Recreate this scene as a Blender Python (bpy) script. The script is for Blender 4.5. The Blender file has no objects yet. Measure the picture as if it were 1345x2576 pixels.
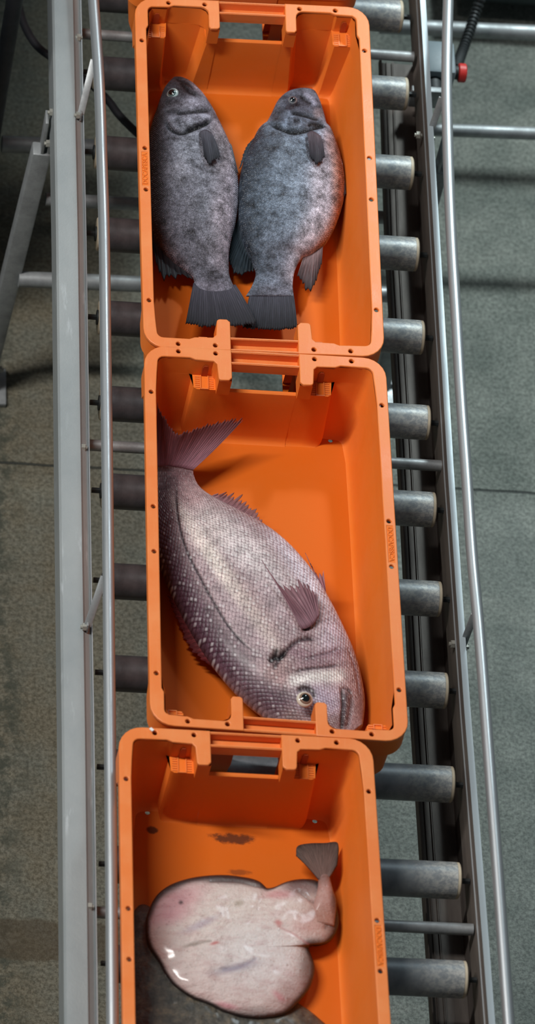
import bpy, bmesh, math, random
import numpy as np
from mathutils import Vector, Matrix, noise as mnoise

random.seed(7)
SC = bpy.context.scene
COL = SC.collection

# ------------------------------------------------------------------ camera
IW, IH, FP = 1345, 2576, 12929.2
CAM = np.array([-1.315, -5.1693, 8.2556])
ROT = (0.6230, -0.1481, -0.0359)
cd = bpy.data.cameras.new('camera'); cam = bpy.data.objects.new('camera', cd); COL.objects.link(cam)
cd.sensor_fit = 'VERTICAL'; cd.sensor_height = 36.0; cd.sensor_width = 36.0
cd.lens = FP*36.0/IH; cd.clip_start = 0.5; cd.clip_end = 60
cam.location = CAM; cam.rotation_euler = ROT
cd.dof.use_dof = True; cd.dof.focus_distance = 9.35; cd.dof.aperture_fstop = 4.5
SC.camera = cam

# ------------------------------------------------------------------ world, lights, exposure
w = bpy.data.worlds.new('world'); SC.world = w; w.use_nodes = True
w.node_tree.nodes['Background'].inputs[0].default_value = (0.62, 0.74, 0.80, 1)
w.node_tree.nodes['Background'].inputs[1].default_value = 0.125
def area(name, loc, target, sx, sy, power, colr):
    l = bpy.data.lights.new(name, 'AREA'); l.shape = 'RECTANGLE'; l.size = sx; l.size_y = sy
    l.energy = power; l.color = colr
    o = bpy.data.objects.new(name, l); COL.objects.link(o); o.location = loc
    d = Vector(target)-Vector(loc); o.rotation_euler = d.to_track_quat('-Z', 'Y').to_euler()
    return o
area('hall_lamp_left', (-3.1, 0.15, 6.2), (0, 0.1, 0.8), 0.32, 2.8, 368, (1.0, 0.97, 0.93))
area('hall_lamp_far', (2.0, 4.8, 6.2), (0.6, 0.3, 0.4), 0.8, 1.8, 60, (0.78, 0.93, 1.0))
sl = bpy.data.lights.new('added_floor_spot', 'SPOT'); sl.energy = 2300; sl.spot_size = math.radians(29); sl.spot_blend = 1.0  # added spot, cone narrowed to brighten the right floor and spare the crates
sl.shadow_soft_size = 0.35; sl.color = (0.84, 0.97, 0.98)
so = bpy.data.objects.new('added_floor_spot', sl); COL.objects.link(so); so.location = (2.1, 4.9, 6.4)
so.rotation_euler = (Vector((1.2, 0.95, 0))-so.location).to_track_quat('-Z', 'Y').to_euler()
SC.view_settings.view_transform = 'Standard'; SC.view_settings.look = 'None'
SC.view_settings.gamma = 1.0; SC.view_settings.use_curve_mapping = False
SC.view_settings.exposure = 0.0

# ------------------------------------------------------------------ helpers
def _rm(a, b, c):
    ca, sa, cb, sb, cc, sc = math.cos(a), math.sin(a), math.cos(b), math.sin(b), math.cos(c), math.sin(c)
    return (np.array([[cc, -sc, 0], [sc, cc, 0], [0, 0, 1]]) @ np.array([[cb, 0, sb], [0, 1, 0], [-sb, 0, cb]])
            @ np.array([[1, 0, 0], [0, ca, -sa], [0, sa, ca]]))
RM = _rm(*ROT)
def at(x, y, z):
    """point of the photograph -> point in the place, on the level z"""
    d = RM @ np.array([(x-IW/2)/FP, (IH/2-y)/FP, -1.0])
    return CAM + (z-CAM[2])/d[2]*d
def px(P):
    q = (np.asarray(P)-CAM) @ RM
    return np.stack([IW/2-FP*q[..., 0]/q[..., 2], IH/2+FP*q[..., 1]/q[..., 2]], -1)
def lin(r, g, b):
    f = lambda c: ((c/255+0.055)/1.055)**2.4 if c > 10 else c/255/12.92
    return (f(r), f(g), f(b))
def resample(pts, n):
    P = np.array(pts, float); m = len(P)
    if m == 2:
        t = np.linspace(0, 1, n)[:, None]; return P[0]*(1-t)+P[1]*t
    E = np.vstack([2*P[0]-P[1], P, 2*P[-1]-P[-2]]); out = []
    for i in range(m-1):
        a, b, c, d = E[i:i+4]
        for t in np.linspace(0, 1, 16, endpoint=False):
            out.append(0.5*((2*b)+(c-a)*t+(2*a-5*b+4*c-d)*t*t+(3*b-a-3*c+d)*t**3))
    out.append(P[-1]); out = np.array(out)
    s = np.r_[0, np.cumsum(np.linalg.norm(np.diff(out, axis=0), axis=1))]
    t = np.linspace(0, s[-1], n)
    return np.stack([np.interp(t, s, out[:, k]) for k in range(out.shape[1])], -1)
def link(name, me, m=None, parent=None, smooth=None):
    o = bpy.data.objects.new(name, me); COL.objects.link(o)
    if m is not None: me.materials.append(m)
    if parent is not None: o.parent = parent
    if smooth is not None:
        me.shade_smooth() if smooth >= 180 else None
        if smooth < 180:
            me.shade_smooth(); me.set_sharp_from_angle(angle=math.radians(smooth))
    return o
def mesh_np(name, V, Fc):
    me = bpy.data.meshes.new(name); me.from_pydata([tuple(v) for v in V], [], [tuple(f) for f in Fc]); me.update()
    return me
def tag(o, label, cat, group=None):
    o['label'] = label; o['category'] = cat
    if group: o['group'] = group
    return o
def struct(o, label=None):
    o['kind'] = 'structure'
    if label: o['label'] = label
    return o
def empty(name, loc):
    o = bpy.data.objects.new(name, None); COL.objects.link(o); o.location = loc; o.empty_display_size = 0.05
    return o
def rel(parent, V):
    return np.asarray(V)-np.array(parent.location)
class MB:
    def __init__(s): s.bm = bmesh.new()
    def box(s, x0, x1, y0, y1, z0, z1):
        v = [s.bm.verts.new((x, y, z)) for x in (x0, x1) for y in (y0, y1) for z in (z0, z1)]
        for f in ((0, 1, 3, 2), (4, 6, 7, 5), (0, 4, 5, 1), (2, 3, 7, 6), (0, 2, 6, 4), (1, 5, 7, 3)):
            s.bm.faces.new([v[i] for i in f])
        return s
    def prism(s, a, b, wid, thk, up=(0, 0, 1)):
        a, b = Vector(a), Vector(b); d = (b-a).normalized(); u = Vector(up)
        sx = d.cross(u).normalized(); sy = sx.cross(d).normalized()
        r = []
        for p in (a, b):
            for i, j in ((-1, -1), (1, -1), (1, 1), (-1, 1)):
                r.append(s.bm.verts.new(p+sx*wid/2*i+sy*thk/2*j))
        for f in ((3, 2, 1, 0), (4, 5, 6, 7), (0, 1, 5, 4), (1, 2, 6, 5), (2, 3, 7, 6), (3, 0, 4, 7)):
            s.bm.faces.new([r[i] for i in f])
        return s
    def tube(s, pts, r, n=16, cap=True, radii=None):
        P = [Vector(p) for p in pts]; rings = []; last = None
        for i, p in enumerate(P):
            d = (P[min(i+1, len(P)-1)]-P[max(i-1, 0)]).normalized()
            ref = last if last is not None else (Vector((0, 0, 1)) if abs(d.z) < 0.9 else Vector((1, 0, 0)))
            sx = d.cross(ref).normalized(); sy = sx.cross(d).normalized(); last = sy
            rr = radii[i] if radii else r
            rings.append([s.bm.verts.new(p+(sx*math.cos(2*math.pi*k/n)+sy*math.sin(2*math.pi*k/n))*rr) for k in range(n)])
        for a, b in zip(rings, rings[1:]):
            for k in range(n): s.bm.faces.new((a[k], a[(k+1) % n], b[(k+1) % n], b[k]))
        if cap:
            s.bm.faces.new(rings[0][::-1]); s.bm.faces.new(rings[-1])
        return s
    def done(s, name, m, parent=None, bevel=0, smooth=35, sub=1):
        bmesh.ops.recalc_face_normals(s.bm, faces=s.bm.faces)
        if bevel:
            es = [e for e in s.bm.edges if len(e.link_faces) == 2 and e.calc_face_angle(0) > 0.6]
            bmesh.ops.bevel(s.bm, geom=es, offset=bevel, segments=2, affect='EDGES', profile=0.5)
        if parent is not None:
            off = Vector(parent.matrix_world.translation) if False else Vector(world_of(parent))
            bmesh.ops.translate(s.bm, verts=s.bm.verts, vec=-off)
        me = bpy.data.meshes.new(name); s.bm.to_mesh(me); s.bm.free()
        return link(name, me, m, parent, smooth)
def world_of(o):
    p = Vector(o.location)
    while o.parent is not None:
        o = o.parent; p += Vector(o.location)
    return p

# ------------------------------------------------------------------ materials
class NT:
    def __init__(s, name):
        s.m = bpy.data.materials.new(name); s.m.use_nodes = True; s.t = s.m.node_tree
        s.b = s.t.nodes['Principled BSDF']
    def n(s, kind, ins=None, **kw):
        nd = s.t.nodes.new(kind)
        for k, v in kw.items(): setattr(nd, k, v)
        for k, v in (ins or {}).items():
            if isinstance(v, bpy.types.NodeSocket): s.t.links.new(v, nd.inputs[k])
            else: nd.inputs[k].default_value = v
        return nd
    def co(s, scale=(1, 1, 1), src='Object', rot=(0, 0, 0)):
        tc = s.n('ShaderNodeTexCoord'); mp = s.n('ShaderNodeMapping', {0: tc.outputs[src]})
        mp.inputs['Scale'].default_value = scale; mp.inputs['Rotation'].default_value = rot
        return mp.outputs[0]
    def noise(s, co, sc, det=4, rough=0.6):
        return s.n('ShaderNodeTexNoise', {'Vector': co, 'Scale': sc, 'Detail': det, 'Roughness': rough}).outputs[0]
    def ramp(s, fac, stops, interp='LINEAR'):
        r = s.n('ShaderNodeValToRGB', {0: fac}); cr = r.color_ramp; cr.interpolation = interp
        while len(cr.elements) < len(stops): cr.elements.new(0.5)
        for e, (p, c) in zip(cr.elements, stops):
            e.position = p; e.color = (*c, 1) if len(c) == 3 else c
        return r.outputs[0]
    def rampv(s, fac, a, b, va=0.0, vb=1.0):
        return s.n('ShaderNodeMapRange', {0: fac, 1: a, 2: b, 3: va, 4: vb}).outputs[0]
    def mix(s, fac, a, b, mode='MIX'):
        m = s.n('ShaderNodeMix', data_type='RGBA', blend_type=mode)
        for i, v in ((0, fac), (6, a), (7, b)):
            if isinstance(v, bpy.types.NodeSocket): s.t.links.new(v, m.inputs[i])
            else: m.inputs[i].default_value = (*v, 1) if isinstance(v, tuple) and len(v) == 3 else v
        return m.outputs[2]
    def math(s, op, a, b=0.0, c=0.0):
        m = s.n('ShaderNodeMath', operation=op)
        for i, v in enumerate((a, b, c)):
            if isinstance(v, bpy.types.NodeSocket): s.t.links.new(v, m.inputs[i])
            else: m.inputs[i].default_value = v
        return m.outputs[0]
    def bump(s, h, strength, dist, prev=None):
        ins = {'Height': h, 'Strength': strength, 'Distance': dist}
        if prev is not None: ins['Normal'] = prev
        return s.n('ShaderNodeBump', ins).outputs[0]
    def set(s, **kw):
        for k, v in kw.items():
            i = s.b.inputs[k.replace('_', ' ')]
            if isinstance(v, bpy.types.NodeSocket): s.t.links.new(v, i)
            else: i.default_value = (*v, 1) if isinstance(v, tuple) and len(v) == 3 and i.type == 'RGBA' else v
        return s.m
def plastic(name, base, pale, wear, rough=0.42, spec=0.35):
    t = NT(name); co = t.co()
    n1 = t.noise(co, 9, 6, 0.65); n2 = t.noise(t.co((60, 6, 60)), 3, 5, 0.7)
    c = t.mix(t.rampv(n1, 0.42, 0.72, 0, wear), base, pale)
    c = t.mix(t.rampv(n2, 0.56, 0.74, 0, wear*0.8), c, pale)
    return t.set(Base_Color=c, Roughness=t.rampv(n1, 0.3, 0.7, rough-0.06, rough+0.1), Specular_IOR_Level=spec,
                 Normal=t.bump(t.noise(co, 260, 3), 0.12, 0.001), Subsurface_Weight=0.12,
                 Subsurface_Radius=(0.02, 0.006, 0.002), Subsurface_Scale=0.35)
M = {}
M['rim'] = plastic('orange_plastic_worn_rim', (0.78, 0.205, 0.045), (0.84, 0.32, 0.115), 0.5, 0.38)
M['tub'] = plastic('orange_plastic', (0.80, 0.185, 0.022), (0.78, 0.22, 0.05), 0.4, 0.5, 0.22)
def dirty_floor(name, spots=()):
    t = NT(name); co = t.co()
    n1 = t.noise(co, 8, 6); n2 = t.noise(t.co((1, 1.6, 1)), 26, 8, 0.75)
    c = t.mix(t.rampv(n1, 0.4, 0.7, 0, 0.4), (0.62, 0.125, 0.008), (0.60, 0.14, 0.02))
    c = t.mix(t.rampv(n2, 0.62, 0.80, 0, 0.35), c, (0.30, 0.07, 0.01))
    if spots:
        tc = t.n('ShaderNodeTexCoord'); q = t.n('ShaderNodeSeparateXYZ', {0: tc.outputs['Object']})
        for (sx, sy, rx, ry, st) in spots:
            dx = t.math('DIVIDE', t.math('SUBTRACT', q.outputs[0], sx), rx); dy = t.math('DIVIDE', t.math('SUBTRACT', q.outputs[1], sy), ry)
            r2 = t.math('ADD', t.math('MULTIPLY', dx, dx), t.math('MULTIPLY', dy, dy))
            m = t.math('SUBTRACT', t.rampv(n2, 0.30, 0.70, 0.2, 1.5), r2)
            c = t.mix(t.rampv(m, 0.15, 0.65, 0, st), c, (0.045, 0.016, 0.010))
    return t.set(Base_Color=c, Roughness=t.rampv(n1, 0.3, 0.7, 0.55, 0.65), Specular_IOR_Level=0.14,
                 Normal=t.bump(t.noise(co, 60, 3), 0.08, 0.002))
M['tubfloor'] = dirty_floor('orange_plastic_wet_floor')
def metal(name, base, dark, rough, metallic, sc=(1, 1, 1), amt=0.5, f=20):
    t = NT(name); n1 = t.noise(t.co(sc), f, 8, 0.7); n2 = t.noise(t.co(), f*14, 2)
    c = t.mix(t.rampv(n1, 0.38, 0.66, 0, amt), base, dark)
    return t.set(Base_Color=c, Metallic=metallic, Roughness=t.rampv(n1, 0.3, 0.7, rough, rough+0.15),
                 Normal=t.bump(n2, 0.15, 0.0006))
M['steel'] = metal('brushed_steel_tube', (0.52, 0.55, 0.57), (0.34, 0.37, 0.40), 0.33, 0.75, (1, 0.2, 1), 0.6, 40)
M['beam'] = metal('grey_painted_metal', (0.33, 0.35, 0.36), (0.25, 0.275, 0.285), 0.42, 0.25, (1, 0.6, 1), 0.7, 6)
_t = NT('scuffed_grey_beam'); _co = _t.co()
_n = _t.noise(_t.co((1, 0.6, 1)), 6, 8, 0.7); _k = _t.noise(_t.co((60, 9, 20), rot=(0, 0, 0.7)), 1.0, 5, 0.6); _m = _t.noise(_co, 2.2, 3)
_c = _t.mix(_t.rampv(_n, 0.38, 0.66, 0, 0.7), (0.33, 0.355, 0.36), (0.25, 0.28, 0.29))
_c = _t.mix(_t.math('MULTIPLY', _t.rampv(_k, 0.58, 0.68, 0, 0.7), _t.rampv(_m, 0.5, 0.62)), _c, (0.50, 0.54, 0.56))
M['beam'] = _t.set(Base_Color=_c, Metallic=0.25, Roughness=0.46, Normal=_t.bump(_t.noise(_co, 280, 2), 0.3, 0.0008))
M['galv'] = metal('galvanised_metal', (0.36, 0.38, 0.39), (0.20, 0.21, 0.215), 0.45, 0.5, (1, 1, 1), 0.8, 24)
M['brown'] = metal('rusty_brown_metal', (0.125, 0.105, 0.092), (0.055, 0.046, 0.041), 0.6, 0.05, (1, 0.15, 1), 0.8, 30)
M['flange'] = metal('pale_blue_flange', (0.40, 0.47, 0.51), (0.30, 0.35, 0.38), 0.42, 0.3, (1, 0.4, 1), 0.5, 10)
M['inner'] = metal('dull_brownish_metal', (0.15, 0.125, 0.11), (0.075, 0.062, 0.055), 0.55, 0.2, (1, 0.2, 1), 0.8, 26)
M['dark'] = metal('dark_rubber', (0.02, 0.024, 0.026), (0.008, 0.01, 0.01), 0.5, 0.0)
M['hose'] = metal('dark_hose', (0.045, 0.045, 0.055), (0.02, 0.02, 0.022), 0.5, 0.0)
M['bolt'] = metal('pale_bolt', (0.40, 0.40, 0.36), (0.26, 0.25, 0.22), 0.4, 0.5)
M['cap'] = metal('cream_plastic', (0.55, 0.48, 0.36), (0.40, 0.34, 0.25), 0.5, 0.0)
M['grbox'] = metal('grey_box_plastic', (0.20, 0.245, 0.27), (0.17, 0.20, 0.22), 0.45, 0.0)
M['red'] = metal('red_plastic', (0.50, 0.025, 0.02), (0.40, 0.02, 0.02), 0.4, 0.0)
M['teal'] = metal('dark_teal_panel', (0.018, 0.032, 0.034), (0.012, 0.02, 0.022), 0.5, 0.1)
def roller_mat():
    t = NT('scuffed_grey_roller'); co = t.co()
    tc = t.n('ShaderNodeTexCoord'); sx = t.n('ShaderNodeSeparateXYZ', {0: tc.outputs['Object']}).outputs[0]
    n1 = t.noise(t.co((14, 9, 9)), 1.0, 6, 0.7); n2 = t.noise(t.co((50, 60, 60)), 1.5, 6, 0.75)
    n3 = t.noise(t.co((9, 1, 1)), 1.4, 3, 0.5)
    c = t.mix(t.rampv(n1, 0.35, 0.65), (0.13, 0.155, 0.175), (0.25, 0.28, 0.30))
    c = t.mix(t.rampv(n3, 0.5, 0.68, 0, 0.5), c, (0.07, 0.06, 0.06))
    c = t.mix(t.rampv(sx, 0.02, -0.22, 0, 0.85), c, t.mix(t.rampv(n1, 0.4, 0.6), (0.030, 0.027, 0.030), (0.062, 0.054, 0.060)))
    edge = t.rampv(sx, 0.19, 0.30, 0, 1)
    sc = t.math('MULTIPLY', t.rampv(n2, 0.44, 0.60), edge)
    c = t.mix(t.math('MULTIPLY', edge, 0.6), c, (0.33, 0.35, 0.36))
    c = t.mix(sc, c, (0.52, 0.52, 0.49))
    return t.set(Base_Color=c, Metallic=0.25, Roughness=t.rampv(n1, 0.3, 0.7, 0.38, 0.55), Normal=t.bump(n2, 0.25, 0.0006))
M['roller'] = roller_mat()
def floor_mat():
    t = NT('wet_concrete_floor'); co = t.co()
    tc = t.n('ShaderNodeTexCoord'); s3 = t.n('ShaderNodeSeparateXYZ', {0: tc.outputs['Object']})
    X, Y = s3.outputs[0], s3.outputs[1]
    big = t.noise(co, 1.3, 5, 0.6); mid = t.noise(co, 7, 7, 0.7); fine = t.noise(co, 130, 4, 0.8)
    c = t.mix(t.rampv(mid, 0.36, 0.66), (0.105, 0.118, 0.102), (0.19, 0.20, 0.175))
    c = t.mix(t.rampv(fine, 0.38, 0.62, 0, 1), c, (0.16, 0.165, 0.145), 'MIX') if False else c
    sp = t.rampv(fine, 0.40, 0.60, 0.60, 1.45)
    c = t.mix(1.0, c, t.n('ShaderNodeCombineColor', {0: sp, 1: sp, 2: sp}).outputs[0], 'MULTIPLY')
    # brown rusty staining under and left of the conveyor
    st = t.math('MULTIPLY', t.rampv(X, 0.15, -0.25), t.rampv(mid, 0.36, 0.58, 0.45, 0.9))
    c = t.mix(st, c, t.mix(t.rampv(fine, 0.4, 0.6), (0.068, 0.055, 0.030), (0.155, 0.134, 0.090)))
    al = t.math('MULTIPLY', t.rampv(t.math('MULTIPLY_ADD', big, -0.25, X), -0.468, -0.53), t.rampv(t.noise(co, 30, 7, 0.75), 0.44, 0.56, 0, 0.8))
    c = t.mix(al, c, (0.030, 0.036, 0.024))
    # brown gutter band across the floor at the near left
    wob = t.math('MULTIPLY_ADD', mid, 0.05, -0.025)
    yy = t.math('ADD', Y, wob)
    band = t.math('MULTIPLY', t.math('MULTIPLY', t.rampv(yy, -0.283, -0.276), t.rampv(yy, -0.192, -0.199)), t.rampv(X, -0.1, -0.2))
    c = t.mix(t.math('MULTIPLY', band, 0.6), c, (0.045, 0.027, 0.009))
    # joint between slabs
    jl = t.math('ABSOLUTE', t.math('ADD', t.math('ADD', Y, -0.864), t.math('MULTIPLY_ADD', mid, 0.012, -0.006)))
    jm = t.rampv(jl, 0.0035, 0.0018)
    c = t.mix(t.math('MULTIPLY', jm, 0.85), c, (0.012, 0.016, 0.014))
    # water film: the near slab on the right is wet
    wet = t.math('MULTIPLY', t.rampv(X, 0.1, 0.45), t.rampv(Y, 0.87, 0.80))
    wet = t.math('MULTIPLY', wet, t.rampv(big, 0.35, 0.6, 0.5, 1))
    rough = t.math('SUBTRACT', 0.72, t.math('MULTIPLY', wet, 0.36))
    h = t.noise(co, 95, 5, 0.75)
    nb = t.bump(h, 0.55, 0.006); nb = t.bump(t.math('SUBTRACT', 1.0, jm), 0.8, 0.006, nb)
    return t.set(Base_Color=c, Roughness=rough, Normal=nb, Specular_IOR_Level=0.5)
M['floor'] = floor_mat()

# ------------------------------------------------------------------ the floor
me = mesh_np('floor', [(-6, -6, 0), (6, -6, 0), (6, 8, 0), (-6, 8, 0)], [(0, 1, 2, 3)])
struct(link('floor', me, M['floor']), 'wet grey concrete factory floor with a straight slab joint')

# ------------------------------------------------------------------ conveyor frame
ZC = 0.80
FR = empty('roller_conveyor', (0, 0, 0)); tag(FR, 'grey metal frame of the roller conveyor carrying the orange crates', 'conveyor')
t = FR
def sweep(name, prof, path, m, parent, smooth=30):
    """profile (dx, z) swept along a slightly bent path of (x, y)"""
    V = []; Fc = []; n = len(prof)
    off = world_of(parent)
    for (x, y) in path:
        for dx, z in prof: V.append((x+dx-off.x, y-off.y, z-off.z))
    for i in range(len(path)-1):
        for k in range(n): Fc.append((i*n+k, i*n+(k+1) % n, (i+1)*n+(k+1) % n, (i+1)*n+k))
    Fc.append(tuple(range(n))[::-1]); Fc.append(tuple(range((len(path)-1)*n, len(path)*n)))
    me = mesh_np(name, V, Fc); bm = bmesh.new(); bm.from_mesh(me); bmesh.ops.recalc_face_normals(bm, faces=bm.faces); bm.to_mesh(me); bm.free()
    return link(name, me, m, parent, smooth)
pathL = [(-0.003, 1.9), (-0.001, 1.3), (0.0, 0.8), (-0.002, 0.2), (-0.003, -0.3), (-0.006, -0.85), (-0.008, -1.5)]
sweep('beam_body', [(-0.389, 0.755), (-0.389, 0.826), (-0.385, 0.830), (-0.349, 0.830), (-0.3455, 0.826), (-0.3455, 0.822),
                    (-0.349, 0.8255), (-0.384, 0.8255), (-0.3845, 0.755)], pathL, M['beam'], t)
t = COL.objects[-1]
t.name = 'side_beam'; t['label'] = 'wide light grey painted beam on the left'
sweep('inner_channel', [(-0.3455, 0.826), (-0.334, 0.818), (-0.334, 0.760), (-0.337, 0.760), (-0.337, 0.816), (-0.3455, 0.822)],
      pathL, M['beam'], t)
sweep('edge_lip', [(-0.3335, 0.812), (-0.3335, 0.822), (-0.3315, 0.822), (-0.3315, 0.812)], pathL, M['steel'], t)
def bolt(x, y, z, parent, axis='x', r=0.0075, l=0.007, m='bolt'):
    b = MB(); d = Vector((1, 0, 0)) if axis == 'x' else Vector((0, 0, 1))
    p = Vector((x, y, z)); b.tube([p-d*l/2, p+d*l/2], r, 6); b.tube([p-d*l, p+d*l], r*0.5, 10)
    return b.done('bolt', M[m], parent, smooth=20)
for (bx, by) in ((210, 1124), (226, 2279), (198, 92)):
    P = at(bx, by, 0.825); bolt(P[0], P[1], 0.822, t)
for (bx, by, bz) in ((130, 283, 0.80), (131, 362, 0.74)):
    P = at(bx, by, bz); bolt(-0.3915, P[1], bz, t)
t = FR
pathR = [(0.012, 1.9), (0.0085, 1.3), (0.0045, 0.86), (0.0, 0.30), (0.0, -0.21), (0.004, -0.7), (0.009, -1.5)]
sweep('top_flange', [(0.3225, 0.828), (0.3335, 0.828), (0.3335, 0.745), (0.331, 0.745), (0.331, 0.825), (0.3225, 0.825)], pathR, M['flange'], t)
t = COL.objects[-1]; t.name = 'side_beam'; t['label'] = 'narrow beam with pale blue top flange on the right'
sweep('web', [(0.3225, 0.825), (0.3225, 0.72), (0.3245, 0.72), (0.3245, 0.825)], pathR, M['inner'], t)
sweep('edge_lip', [(0.3205, 0.800), (0.3225, 0.800), (0.3225, 0.797), (0.3205, 0.797)], pathR, M['steel'], t)
for (bx, by) in ((1052, 340), (1136, 1620)):
    P = at(bx, by, 0.79); bolt(0.318, P[1], 0.79, t)
# lower tray
t = FR
pathT = [(0.015, 1.46), (0.004, 1.0), (0.002, 0.44), (-0.003, -0.1), (-0.001, -0.6), (0.0, -1.4)]
sweep('tray_body', [(0.2735, 0.628), (0.2735, 0.600), (0.345, 0.600), (0.345, 0.70), (0.343, 0.70), (0.343, 0.602), (0.2755, 0.602), (0.2755, 0.628)], pathT, M['brown'], t)
t = COL.objects[-1]; t.name = 'drip_tray'; t['label'] = 'long dark brown rusty tray'
for dx in (0.288, 0.2995, 0.302):
    sweep('rib', [(dx, 0.602), (dx, 0.607), (dx+0.0016, 0.607), (dx+0.0016, 0.602)], pathT, M['brown'], t)

# guide rails
def rail(label, pts, z, brs):
    P = [at(x, y, z) for x, y in pts]; P = resample(P, 60)
    b = MB(); b.tube(P, 0.0105, 20); t = b.done('guide_rail', M['steel'], FR, smooth=60); t['label'] = label
    for (x0, y0, z0, x1, y1) in brs:
        a = Vector(at(x0, y0, z0)); c = Vector(at(x1, y1, z-0.004))
        b = MB(); b.prism(a-Vector((0, 0, 0.012)), a+Vector((0, 0.004, 0.006)), 0.004, 0.016, (0, 1, 0.2)); b.prism(a, c, 0.013, 0.004, (0.2, 1, 0.0))
        br = b.done('bracket', M['galv'], t, bevel=0.0008)
        bb = bolt(a.x-0.005 if x0 < 600 else a.x+0.005, a.y, a.z-0.003, t, m='bolt')
    return t
rail('bright steel guide tube above the left ends of the rollers', [(225, -150), (235, 0), (249, 200), (256, 400), (262, 600), (266, 900), (270, 1200), (274, 1600), (278, 2000), (283, 2576), (284, 2800)], 0.90,
     [(203, 288, 0.835, 236, 150), (220, 1575, 0.835, 262, 1450), (232, 2750, 0.835, 272, 2600)])
rail('bright steel guide tube curving along outside the right beam', [(1132, -150), (1127, 0), (1123, 200), (1127, 400), (1135, 600), (1147, 800), (1159, 1000), (1172, 1180), (1187, 1400), (1206, 1600), (1229, 1900), (1252, 2200), (1279, 2576), (1295, 2800)], 0.90,
     [(1078, 345, 0.80, 1112, 245), (1163, 1625, 0.80, 1193, 1545)])

# rollers
RL = ['dark grey roller poking out at the top right corner beside the cut-off crate',
      'grey roller with scuffed cream-ringed end level with the red stop button',
      'scuffed grey roller beside the shoulders of the two grey fish in the top crate',
      'scuffed grey roller level with the middle of the two grey fish',
      'grey roller passing under the near end of the top crate, level with its handle',
      'grey roller at the far end of the middle crate with cream left and right rim',
      'grey roller level with the small dorsal spines of the pink sea bream',
      'grey roller beside the pectoral fin of the pink sea bream',
      'grey roller beside the head of the pink sea bream, its right end without cream ring',
      'long exposed dark grey roller just below the corner where middle and lower crates meet',
      'long exposed dark grey roller level with the ray tail fin in the lower crate',
      'lowest fully visible grey roller beside the ray, nearest the bottom of the photo']
RR = 0.0325
def make_roller():
    t = empty('conveyor_roller', (0, 0, ZC-RR))
    b = MB(); n = 48
    b.tube([(-0.2992, 0, ZC-RR), (-0.2985, 0, ZC-RR), (0.2985, 0, ZC-RR), (0.2992, 0, ZC-RR)], RR, n, radii=[RR-0.001, RR, RR, RR-0.001])
    b.done('roller_tube', M['roller'], t, smooth=40)
    for s in (-1, 1):
        b = MB(); b.tube([(s*0.2990, 0, ZC-RR), (s*0.3035, 0, ZC-RR), (s*0.3055, 0, ZC-RR)], RR, n, radii=[RR-0.0005, RR-0.0005, RR-0.003])
        b.done('end_cap', M['cap'], t, smooth=40)
        b = MB(); b.tube([(s*0.305, 0, ZC-RR), (s*0.3085, 0, ZC-RR)], 0.014, 20); b.tube([(s*0.308, 0, ZC-RR), (s*0.324, 0, ZC-RR)], 0.0055, 6)
        b.done('axle', M['dark'], t, smooth=30)
    return t
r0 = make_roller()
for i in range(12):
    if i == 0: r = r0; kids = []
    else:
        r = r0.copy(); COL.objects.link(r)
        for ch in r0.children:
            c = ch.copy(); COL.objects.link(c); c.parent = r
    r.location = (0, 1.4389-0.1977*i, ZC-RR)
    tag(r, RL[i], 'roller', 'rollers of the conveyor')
# tie rods between the beams
for i, (ny, lab) in enumerate(((1.335, 'thin grey cross rod between the two uppermost rollers at the top crate'),
                               (0.3515, 'thin brownish cross rod between rollers under the middle crate'),
                               (-0.637, 'thin grey cross rod between rollers beside the ray in the lower crate'))):
    b = MB(); b.tube([(-0.333, ny, 0.770), (0.3235, ny, 0.770)], 0.0105, 20)
    o = b.done('cross_rod', M['galv'], FR, smooth=40)

# ------------------------------------------------------------------ legs, lower tubes, hoses
def leg(label, x, y, top, foot):
    t = FR
    b = MB(); b.prism((x, y, 0.70), (foot[0], foot[1], 0.02), 0.036, 0.036, (0, 1, 0)); t = b.done('leg', M['galv'], t, bevel=0.004)
    b = MB(); b.prism((x, y+0.004, 0.79), (x, y, 0.62), 0.006, 0.034, (0, 1, 0)); b.prism((x+0.012, y+0.006, 0.74), (x+0.012, y, 0.62), 0.006, 0.034, (0, 1, 0)); b.done('bracket', M['galv'], t, bevel=0.001)
    b = MB(); b.box(foot[0]-0.045, foot[0]+0.045, foot[1]-0.045, foot[1]+0.045, 0.0, 0.012); b.done('foot_plate', M['galv'], t, bevel=0.002)
    bolt(foot[0]+0.03, foot[1]+0.02, 0.04, t)
    return t
leg('grey square-tube leg slanting down left from the left beam', -0.398, 1.10, None, (-0.438, 1.045))
leg('grey square-tube leg glimpsed between rollers right of the top crate', 0.372, 1.12, None, (0.372, 1.10))
b = MB(); b.tube([(-0.455, 1.415, 0.0), (-0.455, 1.415, 0.95)], 0.0165, 16)
tag(b.done('support_post', M['hose'], None), 'dark upright tube in the shadow at the upper left corner', 'post')
def lower_tube(label, a, c, r, m='galv'):
    b = MB(); b.tube([a, c], r, 20); return b.done('frame_tube', M[m], FR, smooth=40) if a[0] < 0 else tag(b.done('floor_pipe', M[m], None, smooth=40), label, 'pipe', 'grey pipes on the right')
lower_tube('lower grey frame tube reaching left from under the beam at the leg top', (-0.436, 1.395, 0.35), (0.30, 1.42, 0.35), 0.017)
lower_tube('lower grey cross tube joining the leg low under the top crate', (-0.405, 1.055, 0.35), (0.33, 1.075, 0.35), 0.016)
lower_tube('thin dark cross tube seen between rollers left of the two grey fish', (-0.375, 1.09, 0.56), (0.31, 1.10, 0.56), 0.013)
lower_tube('upper round grey tube running off to the right below the dark cabinet', (0.36, 1.822, 0.30), (1.5, 1.86, 0.30), 0.0165)
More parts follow.
